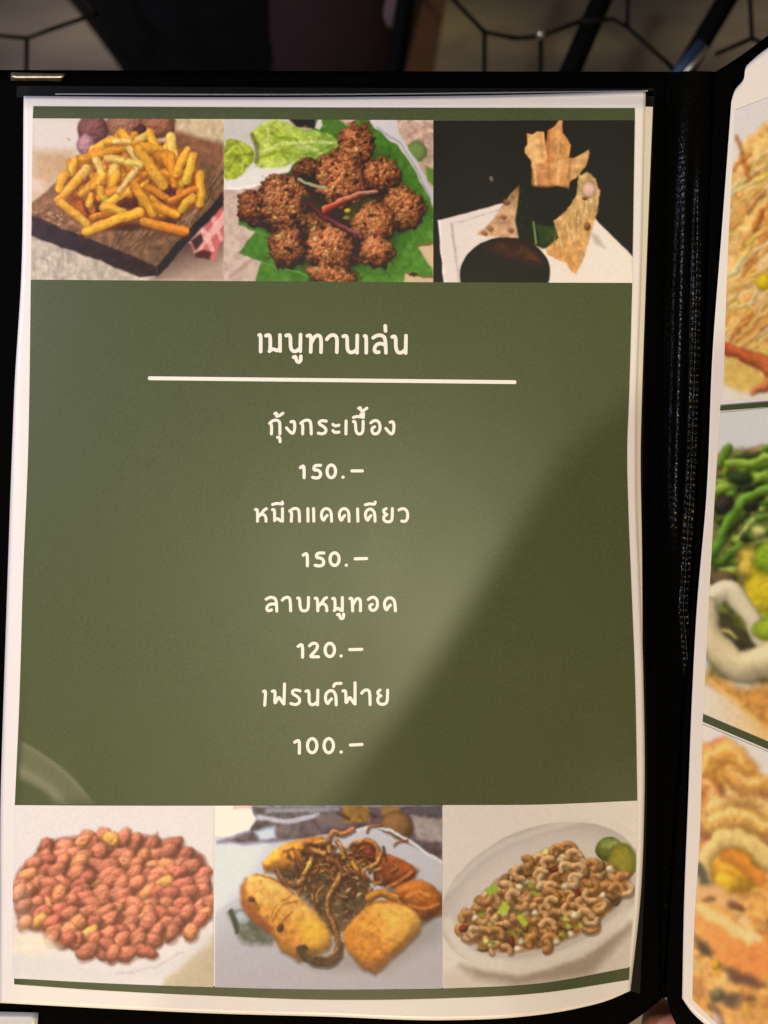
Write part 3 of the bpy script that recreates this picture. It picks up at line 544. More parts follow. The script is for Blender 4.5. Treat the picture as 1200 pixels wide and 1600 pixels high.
def pic_cashews():
    v = (680, 1240, 3.158); p = Pic(688, 1246, 1002, 1562, (222, 212, 206), v); R = random.Random(17)
    p.poly([(20, 880), (160, 860), (420, 900), (700, 830), (960, 640), (1030, 600), (1030, 1010), (20, 1010)], (206, 194, 186), soft=30)
    p.poly([(120, 850), (420, 890), (720, 800), (960, 630), (985, 660), (760, 900), (400, 950), (200, 910)], (150, 132, 120), soft=26, alpha=.85)
    p.blob(525, 508, 522, 338, -22, (220, 209, 203), amb=.94, soft=5, edge=.12, light=(-.2, .5, .7))
    p.blob(535, 500, 470, 285, -22, (208, 197, 193), amb=.9, soft=20, edge=.05, alpha=.6)
    p.stroke([(60, 640), (150, 790), (400, 860), (700, 780), (980, 580)], 60, (226, 216, 208), flat=True, soft=26, alpha=.6, tex=0)
    p.stroke([(60, 480), (250, 300), (560, 170), (830, 130), (960, 200)], 30, (216, 206, 202), flat=True, soft=16, alpha=.6, tex=0)
    p.blob(862, 278, 70, 62, 0, (104, 116, 46), amb=.75, soft=5, spec=.08); p.poly([(830, 260), (890, 225), (930, 250), (880, 280)], (178, 190, 140), soft=12, alpha=.6)
    p.blob(922, 335, 72, 92, -8, (150, 142, 56), amp=.12, amb=.88, soft=5, edge=.4); p.stroke([(870, 260), (950, 250), (985, 310), (990, 380)], 10, (118, 130, 44), flat=True, soft=5, alpha=.7)
    reg = [(120, 650), (180, 560), (240, 480), (330, 410), (420, 360), (540, 275), (690, 275), (740, 320), (860, 340), (960, 420), (940, 500), (860, 590), (720, 690), (580, 755), (400, 785), (250, 775), (150, 705)]
    p.poly(reg, (136, 98, 64), soft=12, tex=.7)
    q = scatter(reg, 54, 38, np.random.default_rng(9)); q = q[np.argsort(q[:, 1]+RNG.normal(0, 25, len(q)))]
    for (x, y) in q:
        t = R.random()
        if t < .70:
            a = R.uniform(0, math.tau); r_ = R.uniform(24, 36); sp = R.uniform(1.0, 1.6); c_ = R.choice([(212, 160, 112), (226, 178, 130), (198, 142, 90), (222, 184, 142)])
            pts = [(x+r_*math.cos(a+sp*k_), y+r_*.8*math.sin(a+sp*k_)) for k_ in (-1, -.5, 0, .5, 1)]
            p.stroke([(u+5, w_+10) for u, w_ in pts], 36, (96, 62, 40), flat=True, alpha=.5, soft=7, tex=0)
            p.stroke(pts, R.uniform(28, 38), c_, amb=.64, spec=.06, soft=4, tex=.2)
        elif t < .80: p.poly([(x-22, y+R.uniform(-10, 10)), (x, y-14), (x+22, y+R.uniform(-10, 6)), (x+6, y+13)], R.choice([(176, 186, 84), (140, 152, 62), (196, 200, 120)]), soft=7, tex=.5, jag=8)
        elif t < .88: p.poly([(x-20, y-4), (x-4, y-20), (x+14, y-12), (x+20, y+8), (x+2, y+18), (x-14, y+12)], (228, 214, 186), soft=6, tex=.3, sm=1, bulge=14)
        elif t < .94: p.blob(x, y, 30, 16, R.uniform(0, 180), (130, 58, 44), soft=5)
        else: p.blob(x, y, 30, 20, R.uniform(0, 180), (150, 112, 72), jag=.3, soft=9)
    p.poly([(300, 590), (330, 530), (370, 560), (340, 600)], (178, 190, 80), soft=5); p.poly([(400, 610), (430, 590), (460, 640), (440, 660)], (176, 190, 70), soft=5); p.poly([(245, 470), (300, 440), (310, 480), (265, 505)], (150, 176, 70), soft=5)
    p.blob(142, 665, 20, 20, 0, (150, 60, 40), soft=5)
    p.fin(.75, warp=.5); return p
def pic_noodles():
    v = (0, 0, 1.0); p = Pic(1120, 120, 1440, 640, (226, 214, 214), v); R = random.Random(19)
    p.poly([(1120, 130), (1440, 60), (1440, 220), (1150, 250)], (216, 204, 212), soft=20)
    p.poly([(1137, 280), (1160, 225), (1205, 182), (1300, 150), (1440, 140), (1440, 590), (1210, 625), (1190, 600), (1132, 560)], (226, 176, 116), soft=4, tex=.3)
    cs = [(240, 196, 140), (232, 160, 92), (244, 216, 170), (222, 140, 76), (238, 186, 112), (236, 204, 110)]
    for i in range(520):
        x = R.uniform(1110, 1440); y = R.uniform(200, 575)
        if x < 1195 and y < 300-(x-1140)*1.4: continue
        l = R.uniform(25, 80); a = -R.uniform(.5, 1.1); c_ = R.choice(cs)
        p.stroke([(x, y), (x+l*.5*math.cos(a)+R.uniform(-6, 6), y+l*.5*math.sin(a)), (x+l*math.cos(a), y+l*math.sin(a))], R.uniform(3.5, 8), c_, amb=.72, soft=1.6, alpha=.85, spec=.05)
    for pts in ([(1150, 215), (1172, 280)], [(1170, 330), (1195, 300)], [(1178, 360), (1192, 330)], [(1148, 265), (1170, 240)]): p.stroke(pts, 7, (206, 122, 66), soft=3, alpha=.8)
    p.blob(1192, 440, 14, 14, 0, (222, 186, 60), soft=3, amb=.8); p.poly([(1120, 560), (1160, 570), (1190, 590), (1210, 600), (1160, 612), (1125, 605)], (222, 186, 110), soft=6)
    p.stroke([(1132, 543), (1160, 553), (1188, 566), (1215, 590)], 20, (206, 104, 72), wd2=26, col2=(222, 130, 84), amb=.7, soft=3)
    p.stroke([(1178, 612), (1195, 606), (1210, 590)], 14, (232, 140, 96), soft=3)
    p.poly([(1110, 585), (1160, 618), (1440, 612), (1440, 650), (1100, 650)], (232, 222, 218), soft=5); p.fin(1.9, warp=1.2); return p
def pic_greens():
    v = (0, 0, 1.0); p = Pic(1090, 636, 1440, 1180, (208, 204, 208), v); R = random.Random(23)
    p.poly([(1110, 716), (1150, 700), (1440, 690), (1440, 1100), (1110, 1060)], (92, 92, 52), soft=5, tex=.7)
    p.blob(1135, 722, 22, 14, 0, (214, 150, 96), soft=4); p.blob(1195, 706, 30, 10, -8, (196, 140, 100), soft=4)
    gs = [(134, 160, 62), (160, 184, 84), (92, 122, 46), (64, 74, 44), (110, 146, 62), (48, 50, 40), (184, 192, 120)]
    for i in range(170):
        x = R.uniform(1110, 1440); y = R.uniform(720, 920); l = R.uniform(20, 60); a = R.uniform(-1.1, .3)
        p.stroke([(x, y), (x+l*.5*math.cos(a), y+l*.5*math.sin(a)+R.uniform(-8, 8)), (x+l*math.cos(a), y+l*math.sin(a))], R.uniform(6, 15), R.choice(gs), amb=.55, soft=2, spec=.06)
    for pts, wd, c_ in (([(1118, 770), (1150, 755), (1195, 745)], 18, (146, 172, 72)), ([(1118, 850), (1140, 815), (1165, 780), (1200, 765)], 16, (112, 152, 62)), ([(1140, 725), (1175, 722), (1200, 716)], 15, (152, 182, 78)), ([(1112, 865), (1125, 845)], 20, (100, 140, 56))):
        p.stroke(pts, wd, c_, amb=.6, soft=2, spec=.12)
    p.blob(1130, 790, 18, 14, 0, (66, 58, 50), soft=5); p.blob(1188, 832, 12, 12, 0, (206, 206, 130), soft=3); p.blob(1155, 748, 20, 12, 0, (60, 74, 50), soft=5)
    p.blob(1170, 880, 20, 26, 0, (232, 196, 96), amb=.8, soft=16, jag=.4, amp=.3); p.blob(1190, 925, 30, 40, 0, (222, 196, 66), amb=.8, soft=16, jag=.4, amp=.3); p.blob(1200, 870, 22, 24, 0, (150, 180, 60), amb=.8, soft=14, jag=.4, amp=.3); p.blob(1192, 975, 30, 22, 0, (170, 180, 66), amb=.8, soft=16, jag=.4, amp=.3)
    p.poly([(1085, 1040), (1160, 1075), (1240, 1060), (1440, 1050), (1440, 1200), (1085, 1200)], (196, 140, 78), soft=8, tex=.25)
    p.poly([(1090, 1060), (1120, 1075), (1210, 1150), (1215, 1200), (1080, 1200)], (222, 206, 196), soft=6, col2=(226, 186, 130), g=((1110, 1120), (1190, 1110))); p.stroke([(1098, 1052), (1130, 1080), (1170, 1115), (1210, 1150)], 6, (222, 176, 112), flat=True, soft=3)
    p.blob(1128, 905, 24, 14, 0, (112, 92, 72), soft=4)
    p.stroke([(1122, 975), (1140, 1000), (1160, 1003)], 40, (56, 54, 40), flat=True, soft=6); p.poly([(1120, 955), (1160, 985), (1175, 1010), (1140, 1000), (1118, 985)], (70, 64, 44), soft=4)
    ring = [(1116, 930), (1138, 922), (1160, 945), (1178, 970), (1186, 995), (1195, 1008)]
    p.stroke(ring, 34, (236, 220, 192), amb=.72, soft=3, wd2=26, tex=.05); p.stroke([(1104, 950), (1106, 985), (1125, 1020), (1155, 1040), (1190, 1035), (1240, 1010)], 38, (238, 216, 178), amb=.68, soft=3, wd2=60, tex=.05)
    p.stroke([(1130, 985), (1142, 990), (1150, 998)], 7, (226, 206, 140), soft=2); p.blob(1205, 985, 30, 18, 0, (160, 178, 62), amb=.8, soft=6)
    for x, y in ((1300, 950), (1380, 1000), (1330, 860)): p.stroke([(x-40, y), (x, y-40), (x+40, y), (x, y+40), (x-38, y+6)], 24, (234, 214, 180), amb=.7, soft=3)
    p.fin(2.1, warp=1.1); return p
def pic_shrimp():
    v = (0, 0, 1.0); p = Pic(1075, 1120, 1440, 1720, (226, 214, 212), v); R = random.Random(29)
    p.poly([(1080, 1190), (1100, 1160), (1135, 1158), (1165, 1190), (1200, 1215), (1300, 1260), (1440, 1300), (1440, 1740), (1070, 1740)], (222, 160, 92), soft=5, tex=.35)
    for i in range(260):
        x = R.uniform(1080, 1440); y = R.uniform(1230, 1740)
        p.blob(x, y, R.uniform(7, 20), R.uniform(5, 13), R.uniform(0, 180), R.choice([(242, 184, 104), (232, 158, 80), (246, 206, 140), (222, 146, 76), (196, 124, 72), (242, 178, 66)]), amp=.2, amb=.8, soft=6, alpha=.7, edge=.1)
    for i in range(40):
        x = R.uniform(1080, 1440); y = R.uniform(1430, 1740)
        p.blob(x, y, R.uniform(6, 16), R.uniform(4, 9), R.uniform(0, 180), R.choice([(96, 66, 50), (110, 74, 60), (120, 110, 70)]), amb=.8, soft=4, alpha=.8)
    p.poly([(1092, 1178), (1110, 1160), (1132, 1152), (1128, 1168), (1100, 1195)], (222, 118, 104), soft=4)
    for (x, y, rx, ry, a, c_) in ((1118, 1200, 24, 26, 0, (242, 176, 84)), (1148, 1195, 16, 16, 0, (226, 130, 66)), (1165, 1215, 30, 24, 30, (238, 180, 100)), (1105, 1240, 18, 24, 0, (228, 150, 90)), (1140, 1262, 44, 22, -14, (242, 194, 118)), (1185, 1250, 28, 26, 0, (238, 182, 104)), (1120, 1285, 30, 16, 0, (240, 190, 100)), (1180, 1285, 34, 16, 8, (236, 176, 92))):
        p.blob(x, y, rx*1.15, ry*1.15, a, c_, amp=.35, amb=.8, soft=12, spec=.06, jag=.35, alpha=.75, edge=.15)
    for pts, wd, c_ in (([(1098, 1212), (1112, 1180), (1142, 1174), (1160, 1196)], 26, (244, 180, 96)), ([(1096, 1222), (1112, 1236), (1108, 1262), (1096, 1290)], 22, (232, 150, 88)), ([(1118, 1262), (1146, 1240), (1180, 1246), (1204, 1268)], 28, (248, 200, 128)), ([(1140, 1206), (1164, 1226), (1196, 1224)], 24, (240, 176, 98)), ([(1110, 1288), (1150, 1276), (1196, 1292), (1230, 1290)], 24, (246, 192, 108))):
        p.stroke([(x+3, y+9) for x, y in pts], wd+2, (172, 102, 62), flat=True, alpha=.55, soft=8, tex=0); p.stroke(pts, wd*1.25, c_, amb=.78, soft=9, spec=.10, tex=.35, alpha=.85)
        p.stroke([(x-1, y-5) for x, y in pts], 4, (255, 232, 186), flat=True, alpha=.6, soft=4)
    p.poly([(1118, 1226), (1128, 1228), (1136, 1246), (1124, 1242)], (138, 84, 60), soft=4); p.poly([(1092, 1298), (1112, 1302), (1108, 1318), (1094, 1312)], (150, 92, 70), soft=5); p.poly([(1190, 1312), (1210, 1316), (1205, 1328)], (120, 84, 70), soft=4)
    p.stroke([(1100, 1390), (1104, 1340), (1130, 1312), (1165, 1318), (1205, 1345), (1260, 1400)], 34, (246, 206, 138), amb=.75, soft=4); p.blob(1150, 1360, 38, 36, 20, (246, 178, 66), amb=.75, soft=7, spec=.08); p.blob(1135, 1378, 20, 18, 0, (250, 196, 70), amb=.85, soft=7); p.stroke([(1140, 1335), (1165, 1350), (1185, 1372)], 24, (232, 146, 66), amb=.8, soft=8)
    p.stroke([(1092, 1352), (1103, 1382)], 17, (88, 82, 70), flat=True, soft=5)
    p.poly([(1085, 1388), (1120, 1384), (1160, 1405), (1165, 1425), (1130, 1415), (1088, 1405)], (226, 172, 120), soft=5); p.blob(1108, 1404, 9, 4, 0, (150, 110, 60), soft=3); p.blob(1152, 1416, 16, 6, 30, (150, 92, 66), soft=4)
    p.poly([(1086, 1412), (1110, 1408), (1150, 1440), (1210, 1475), (1205, 1530), (1180, 1532), (1120, 1500), (1086, 1460)], (238, 166, 96), soft=5, col2=(226, 140, 80), g=((1120, 1420), (1150, 1510))); p.stroke([(1095, 1418), (1140, 1445), (1170, 1470)], 18, (244, 200, 140), flat=True, soft=7); p.stroke([(1165, 1440), (1185, 1470)], 12, (246, 200, 150), flat=True, soft=6)
    p.poly([(1085, 1460), (1115, 1490), (1110, 1500), (1088, 1480)], (72, 54, 46), soft=4); p.poly([(1125, 1508), (1185, 1530), (1200, 1545), (1150, 1538)], (104, 66, 54), soft=5); p.poly([(1125, 1548), (1160, 1552), (1150, 1575), (1130, 1566)], (92, 66, 56), soft=5); p.blob(1120, 1556, 11, 10, 0, (120, 112, 72), soft=4); p.blob(1120, 1508, 8, 7, 0, (244, 186, 50), soft=3)
    p.blob(1122, 1600, 10, 22, -20, (226, 190, 180), soft=5); p.fin(2.4, warp=1.6); return p

# ------------------------------------------------------------------ setting: floor under the table
def floor_mat():
    m, N, L, b = new_mat('floor')
    tc = N.new('ShaderNodeTexCoord'); n = N.new('ShaderNodeTexNoise'); n.inputs['Scale'].default_value = 2.2; n.inputs['Detail'].default_value = 3
    mp = N.new('ShaderNodeMapping'); mp.inputs['Rotation'].default_value = (0, 0, -0.45); mp.inputs['Scale'].default_value = (1.2, 4.2, 1)
    L.new(tc.outputs['Object'], mp.inputs['Vector']); L.new(mp.outputs[0], n.inputs['Vector'])
    r = N.new('ShaderNodeValToRGB'); e = r.color_ramp.elements
    e[0].position = 0.36; e[0].color = (0.055, 0.049, 0.058, 1); e[1].position = 0.70; e[1].color = (0.42, 0.36, 0.24, 1)
    q = e.new(0.52); q.color = (0.165, 0.145, 0.150, 1)
    L.new(n.outputs['Fac'], r.inputs[0]); L.new(r.outputs[0], b.inputs['Base Color']); b.inputs['Roughness'].default_value = 0.6
    return m
FZ = -0.55
bm = bmesh.new(); bmesh.ops.create_grid(bm, x_segments=2, y_segments=2, size=6)
fl = bm_obj('floor', bm, floor_mat()); fl.location = (0, 0, FZ); fl['kind'] = 'structure'

# ------------------------------------------------------------------ wire table
TZ = -0.11
table = thing('wire_table', 'black wire mesh table top with hexagonal openings under the menu', 'table', P(600, 0, TZ))
def tube_net(name, segs, zf, rad, mat, parent, sides=6):
    bm = bmesh.new()
    for a, b in segs:
        A, B = Vector(a), Vector(b); d = (B-A).normalized(); u = d.cross(Vector((0, 0, 1)));
        if u.length < 1e-4: u = Vector((1, 0, 0))
        u.normalize(); v = d.cross(u); rings = []
        for p_ in (A - d*rad*.4, B + d*rad*.4):
            rings.append([bm.verts.new(p_ + (u*math.cos(t*math.tau/sides) + v*math.sin(t*math.tau/sides))*rad) for t in range(sides)])
        for i in range(sides): bm.faces.new((rings[0][i], rings[0][(i+1) % sides], rings[1][(i+1) % sides], rings[1][i]))
        bm.faces.new(rings[0][::-1]); bm.faces.new(rings[1])
    bmesh.ops.recalc_face_normals(bm, faces=bm.faces)
    return bm_obj(name, bm, mat, parent)
nodes_px = {'a': (705, -4), 'b': (757, 50), 'c': (757, 190), 'd': (805, 60), 'e': (845, 57), 'f': (845, 190), 'g': (905, 34), 'h': (958, 30), 'i': (980, 42), 'j': (982, -30), 'k': (1050, 105), 'l': (1060, 200),
            'm': (-60, 50), 'n': (42, 60), 'o': (40, 190), 'p': (85, 44), 'q': (150, 22), 'r': (130, -2), 's': (255, -30), 't': (1170, -40), 'u': (1175, 60), 'v': (1240, 90), 'w': (640, -60), 'x': (1120, 84),
            'y': (130, -60), 'z': (60, -90), 'aa': (-60, -60), 'ab': (250, -110), 'ac': (720, -110), 'ad': (800, -70), 'ae': (880, -90), 'af': (982, -90), 'ag': (1060, -120), 'ah': (1240, -80)}
edges_px = ['ab', 'bc', 'bd', 'de', 'ef', 'eg', 'gh', 'hi', 'ij', 'ik', 'kl', 'mn', 'no', 'np', 'pq', 'qr', 'tu', 'uv', 'aw', 'ux']
segs = [(P(*nodes_px[e[0]], TZ), P(*nodes_px[e[1]], TZ)) for e in edges_px]
for a, b in (('r', 'y'), ('y', 'z'), ('z', 'aa'), ('y', 's'), ('s', 'ab'), ('w', 'ac'), ('a', 'ad'), ('ad', 'ae'), ('ae', 'j'), ('j', 'af'), ('af', 'ag'), ('ag', 't'), ('t', 'ah'), ('m', 'aa')): segs.append((P(*nodes_px[a], TZ), P(*nodes_px[b], TZ)))
# the net goes on, regular, under the menu
hx, hy = 100, 58
for r_ in range(14):
    for c_ in range(-2, 14):
        x = c_*hx + (r_ % 2)*hx/2 + 40; y = 190 + r_*hy*1.5
        segs.append((P(x, y, TZ), P(x+hx/2, y+hy*.5, TZ))); segs.append((P(x, y, TZ), P(x-hx/2, y+hy*.5, TZ))); segs.append((P(x+hx/2, y+hy*.5, TZ), P(x+hx/2, y+hy*1.5, TZ)))
wm = tube_net('wire_mesh', segs, None, 0.0010, M_wire, table)
dotbm = bmesh.new(); bmesh.ops.create_uvsphere(dotbm, u_segments=10, v_segments=6, radius=0.0022)
dot = bm_obj('weld_bead', dotbm, M_steel, table); dot.location = P(845, 54, TZ+0.001)
for (a, b, wd) in (((652, -120), (596, 260), 30), ((1000, -140), (840, 230), 36), ((1200, -110), (1010, 210), 34)):
    A, B = P(*a, TZ-0.012), P(*b, TZ-0.012); d = (B-A); L_ = d.length; d.normalize()
    bm = bmesh.new(); bmesh.ops.create_cube(bm, size=1); bmesh.ops.scale(bm, vec=(L_, wd*K*1.2, 0.012), verts=bm.verts)
    bmesh.ops.bevel(bm, geom=bm.edges[:], offset=0.002, segments=2, affect='EDGES')
    o = bm_obj('support_bar', bm, M_bar_metal, table); o.location = (A+B)/2; o.rotation_euler = (0, 0, math.atan2(d.y, d.x))
for o in table.children: o.location = Vector(o.location) - table.location

# ------------------------------------------------------------------ people
def limb(name, chain, mat, parent=None, sub=2, edges=None, root=0):
    me = bpy.data.meshes.new(name); pts = [c[0] for c in chain]
    me.from_pydata([tuple(p_) for p_ in pts], edges or [(i, i+1) for i in range(len(pts)-1)], []); o = link(bpy.data.objects.new(name, me), parent)
    o.modifiers.new('skin', 'SKIN'); me.skin_vertices[0].data[root].use_root = True
    for i, c in enumerate(chain):
        r = c[1]; me.skin_vertices[0].data[i].radius = (r, r) if not isinstance(r, tuple) else r
    s = o.modifiers.new('sub', 'SUBSURF'); s.levels = sub; s.render_levels = sub
    me.materials.append(mat)
    dg = bpy.context.evaluated_depsgraph_get(); ev = bpy.data.meshes.new_from_object(o.evaluated_get(dg)); o.modifiers.clear(); o.data = ev
    for p_ in ev.polygons: p_.use_smooth = True
    if not ev.materials: ev.materials.append(mat)
    return o
# someone seated across the table, only a bare knee and dark clothes in view below the table top
LZ = -0.20
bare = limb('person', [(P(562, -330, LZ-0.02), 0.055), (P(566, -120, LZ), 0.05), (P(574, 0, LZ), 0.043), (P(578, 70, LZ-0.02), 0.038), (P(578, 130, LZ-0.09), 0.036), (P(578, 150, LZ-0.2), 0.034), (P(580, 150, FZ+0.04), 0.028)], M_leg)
tag(bare, 'person in maroon and black clothes with a bare knee seated beyond the folder', 'person')
cl = limb('trousers', [(P(120, -420, LZ), 0.10), (P(300, -160, LZ), 0.085), (P(400, 20, LZ+0.03), 0.075), (P(420, 170, LZ-0.02), 0.060), (P(430, 220, LZ-0.2), 0.055)], M_black, bare)
cl2 = limb('shorts', [(P(520, -420, LZ+0.03), 0.075), (P(505, -140, LZ+0.04), 0.062), (P(508, 20, LZ+0.04), 0.046), (P(500, 130, LZ+0.02), 0.042), (P(490, 190, LZ-0.03), 0.040)], M_maroon, bare)
cl3 = limb('shirt_hem', [(P(640, -160, LZ+0.06), 0.012), (P(618, -20, LZ+0.06), 0.011), (P(604, 24, LZ+0.06), 0.010), (P(596, 44, LZ+0.05), 0.006)], M_pink, bare)
# the hand that carries the menu from below: palm, four fingers and a thumb under the spine
HZ = -0.020
def hp(px, py, dz=0.0): return P(px, py, HZ+dz)
hand_pts = [(hp(1010, 1990, -.03), .026), (hp(1015, 1900, -.02), .030), (hp(1020, 1800, -.012), .030),
            (hp(1055, 1740, -.006), .0115), (hp(1050, 1680, -.002), .0105), (hp(1042, 1615, 0), .0098), (hp(1037, 1560, .000), .0080),      # index
            (hp(985, 1745, -.010), .0115), (hp(975, 1690, -.012), .0105), (hp(968, 1650, -.016), .0098), (hp(966, 1622, -.026), .0085),
            (hp(930, 1770, -.016), .0110), (hp(905, 1730, -.018), .0100), (hp(890, 1700, -.024), .0092), (hp(885, 1685, -.034), .0082),
            (hp(885, 1820, -.022), .0100), (hp(850, 1795, -.024), .0088), (hp(830, 1778, -.030), .0080), (hp(824, 1768, -.038), .0070),
            (hp(1110, 1850, -.008), .0125), (hp(1160, 1790, .0), .0108), (hp(1185, 1730, .004), .0092)]
hand_e = [(0, 1), (1, 2), (2, 3), (3, 4), (4, 5), (5, 6), (2, 7), (7, 8), (8, 9), (9, 10), (2, 11), (11, 12), (12, 13), (13, 14), (2, 15), (15, 16), (16, 17), (17, 18), (1, 19), (19, 20), (20, 21)]
hand = limb('person', hand_pts, M_skin, edges=hand_e, root=1)
tag(hand, 'pink fingertip of the person holding the menu, under the spine', 'person')

# ------------------------------------------------------------------ pen on the table by the spine
pz = TZ + 0.006
pen = thing('pen', 'slim blue pen with a silver clip behind the folder spine', 'pen', P(1075, 95, pz))
def rod(name, a, b, rad, mat, parent):
    o = tube_net(name, [(a, b)], None, rad, mat, parent, 12); o.location = -Vector(parent.location); return o
rod('barrel', P(1052, 122, pz), P(1094, 72, pz), 0.0026, M_blue, pen)
rod('clip', P(1066, 120, pz+.003), P(1104, 76, pz+.003), 0.0012, M_steel, pen)

# ------------------------------------------------------------------ menu folder
folder = thing('menu_folder', 'black leatherette menu folder lying open with a creased spine', 'menu folder', (0, 0, -0.009))
FO = Vector((0, 0, -0.009))
def patch(name, top_, bot, left, right, nx, ny, zf, off, mat, parent, thick=0.0, cols=None, org=None):
    g = coons(top_, bot, left, right, nx, ny); V = lift(g, zf, off)
    if org is not None: V = V-np.array(org)
    o = mesh_obj(name, V, grid_faces(ny, nx), mat, parent, cols=None if cols is None else cols(g))
    if thick:
        s = o.modifiers.new('thick', 'SOLIDIFY'); s.thickness = thick; s.offset = -1
    return o
zc = lambda x, y: np.full(np.shape(x), -0.0085)
def z_cover_r(x, y): return z_right(x, y) - 0.0035
patch('cover_panel', [(-48, 109), (500, 111), (1046, 112)], [(-60, 1650), (500, 1660), (905, 1640), (1000, 1588), (1040, 1556)], [(-48, 109), (-38, 800), (-60, 1650)], [(1046, 112), (1040, 800), (1040, 1556)], 60, 90, zc, 0, M_leather, folder, 0.003, org=FO)
patch('cover_panel', [(1118, 112), (1150, 92), (1220, 40), (1460, -120)], [(1040, 1545), (1056, 1600), (1090, 1650), (1460, 1980)], [(1118, 112), (1096, 700), (1060, 1250), (1040, 1545)], [(1460, -120), (1460, 900), (1460, 1980)], 60, 90, z_cover_r, 0, M_leather, folder, 0.003, org=FO)
# spine: two worn ridges with cross wrinkles
def z_spine(x, y):
    u = np.interp(y, [100, 500, 760, 900], [1076, 1064, 1057, 1056]); w2 = np.interp(y, [100, 300, 600, 750, 950, 1080, 1300, 1560], [1100, 1092, 1085, 1080, 1068, 1078, 1066, 1046])
    f1 = sst(80, 500, y)*(1-sst(700, 900, y)); f2 = sst(200, 500, y)*(1-sst(1030, 1130, y))
    wr = 1+0.05*np.sin(y*0.62+0.12*x+1.4*np.sin(y*.05))+0.03*np.sin(y*1.13+x*.3)
    z = -0.0080 + 0.0030*f1*np.exp(-((x-u)/9.0)**2)*wr + 0.0044*f2*np.exp(-((x-w2)/5.5)**2)*wr
    z = z + 0.0007*np.exp(-((x-1085)/26.0)**2)*(1-sst(300, 700, y))
    return z
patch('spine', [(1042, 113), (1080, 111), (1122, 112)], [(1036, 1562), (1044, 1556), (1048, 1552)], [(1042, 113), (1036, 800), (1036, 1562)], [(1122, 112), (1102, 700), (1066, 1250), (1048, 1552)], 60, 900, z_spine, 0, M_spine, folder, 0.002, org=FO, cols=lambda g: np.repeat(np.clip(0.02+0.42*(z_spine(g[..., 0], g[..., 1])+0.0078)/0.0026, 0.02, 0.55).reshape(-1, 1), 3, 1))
# steel corners
def corner(px0, py0, px1, py1, mat):
    g = coons([(px0, py0), (px1, py0+2)], [(px0, py1), (px1-6, py1+1)], [(px0, py0), (px0, py1)], [(px1, py0+2), (px1-6, py1+1)], 12, 8); x = g[..., 0]; y = g[..., 1]
    V = lift(g, lambda a, b: -0.0078+0.0022*np.sin(np.clip((b-py0)/(py1-py0), 0, 1)*math.pi), 0)-np.array(FO)
    o = mesh_obj('corner_cap', V, grid_faces(8, 12), mat, folder); s = o.modifiers.new('t', 'SOLIDIFY'); s.thickness = 0.0006
corner(17, 113, 101, 126, M_steel); corner(-50, 1580, 60, 1660, M_steel_lit)
# clear film pockets that hold the sheets: only their welded edges stand out round the paper
patch('pocket_edge', [(26, 134), (500, 137), (1022, 138)], [(26, 152), (500, 153), (1022, 150)], [(26, 134), (26, 152)], [(1022, 138), (1022, 150)], 80, 6, zc, 0.0012, M_edge, folder, org=FO)
patch('pocket_highlight', [(86, 146), (500, 146.5), (1012, 141)], [(86, 148), (500, 148.5), (1012, 143)], [(86, 146), (86, 148)], [(1012, 141), (1012, 143)], 80, 3, zc, 0.0022, M_rim_highlight, folder, org=FO)  # thin pale strip in place of a highlight along the film lip
patch('pocket_edge', [(1008, 143), (1023, 141)], [(985, 1548), (1000, 1553)], [(1008, 143), (995, 700), (1005, 1050), (985, 1548)], [(1023, 141), (1006, 620), (1004, 860), (1011, 1240), (1000, 1553)], 6, 120, zc, 0.0012, M_edge, folder, org=FO)

# ------------------------------------------------------------------ left sheet
Ledge = [(37, 150), (33, 437), (23, 600), (19, 700), (12, 900), (6, 1080), (1, 1250), (0, 1450), (-1, 1567)]
Redge = [(1009, 142), (1002, 443), (996, 620), (995, 700), (996, 800), (1000, 900), (1005, 1050), (1007, 1240), (1001, 1400), (985, 1548)]
Tedge = [(37, 150), (300, 152), (600, 151), (850, 147), (1009, 142)]
Bedge = [(-1, 1567), (150, 1575), (350, 1584), (500, 1588), (700, 1594), (800, 1590), (900, 1576), (950, 1563), (985, 1548)]
back = mesh_obj('menu_sheet', *(lambda g: (lift(g, z_left, -0.0022), grid_faces(160, 8)))(coons([(985, 166), (1020, 167)], [(985, 1210), (1003, 1215)], [(985, 166), (985, 1210)], [(1020, 167), (1009, 443), (1003, 620), (1001, 700), (1003, 860), (1004, 1215)], 8, 160)), M_paper)
tag(back, 'white spare sheet whose edge shows behind the green page by the spine', 'menu sheet')
page = thing('menu_page', 'green and white menu page with Thai dishes, prices and six food photos', 'menu page', (0, 0, 0))
patch('paper_sheet', Tedge, Bedge, Ledge, Redge, 160, 240, z_left, 0, M_paper, page, 0.0003)
def photo(fn, name, label, quad, zf, white, parent, dens=1.1, off=0.00022):
    pic = fn(); t, b, l, r = quad
    nx = int((abs(t[-1][0]-t[0][0])+2)*dens); ny = int((abs(l[-1][1]-l[0][1])+2)*dens)
    wl = srgb2lin(white)
    def cols(g):
        c = srgb2lin(pic.at(g).reshape(-1, 3))/wl; m = c.mean(1, keepdims=True); c = m+(c-m)*1.06
        return np.clip((c-0.024)*1.08*0.80, 0.006, 0.86)      # inks a little deeper than they look through the film's sheen
    o = patch(name, t, b, l, r, nx, ny, zf, off, M_print, parent, cols=cols); o['label'] = label
    return o
W1 = (235, 229, 231); W3 = (226, 215, 210)
photo(pic_fries, 'food_photo', 'printed photo of golden fries on a dark wooden board', ([(51, 185), (350, 186)], [(48, 437), (350, 439)], [(51, 185), (48, 437)], [(350, 186), (350, 439)]), z_left, W1, page)
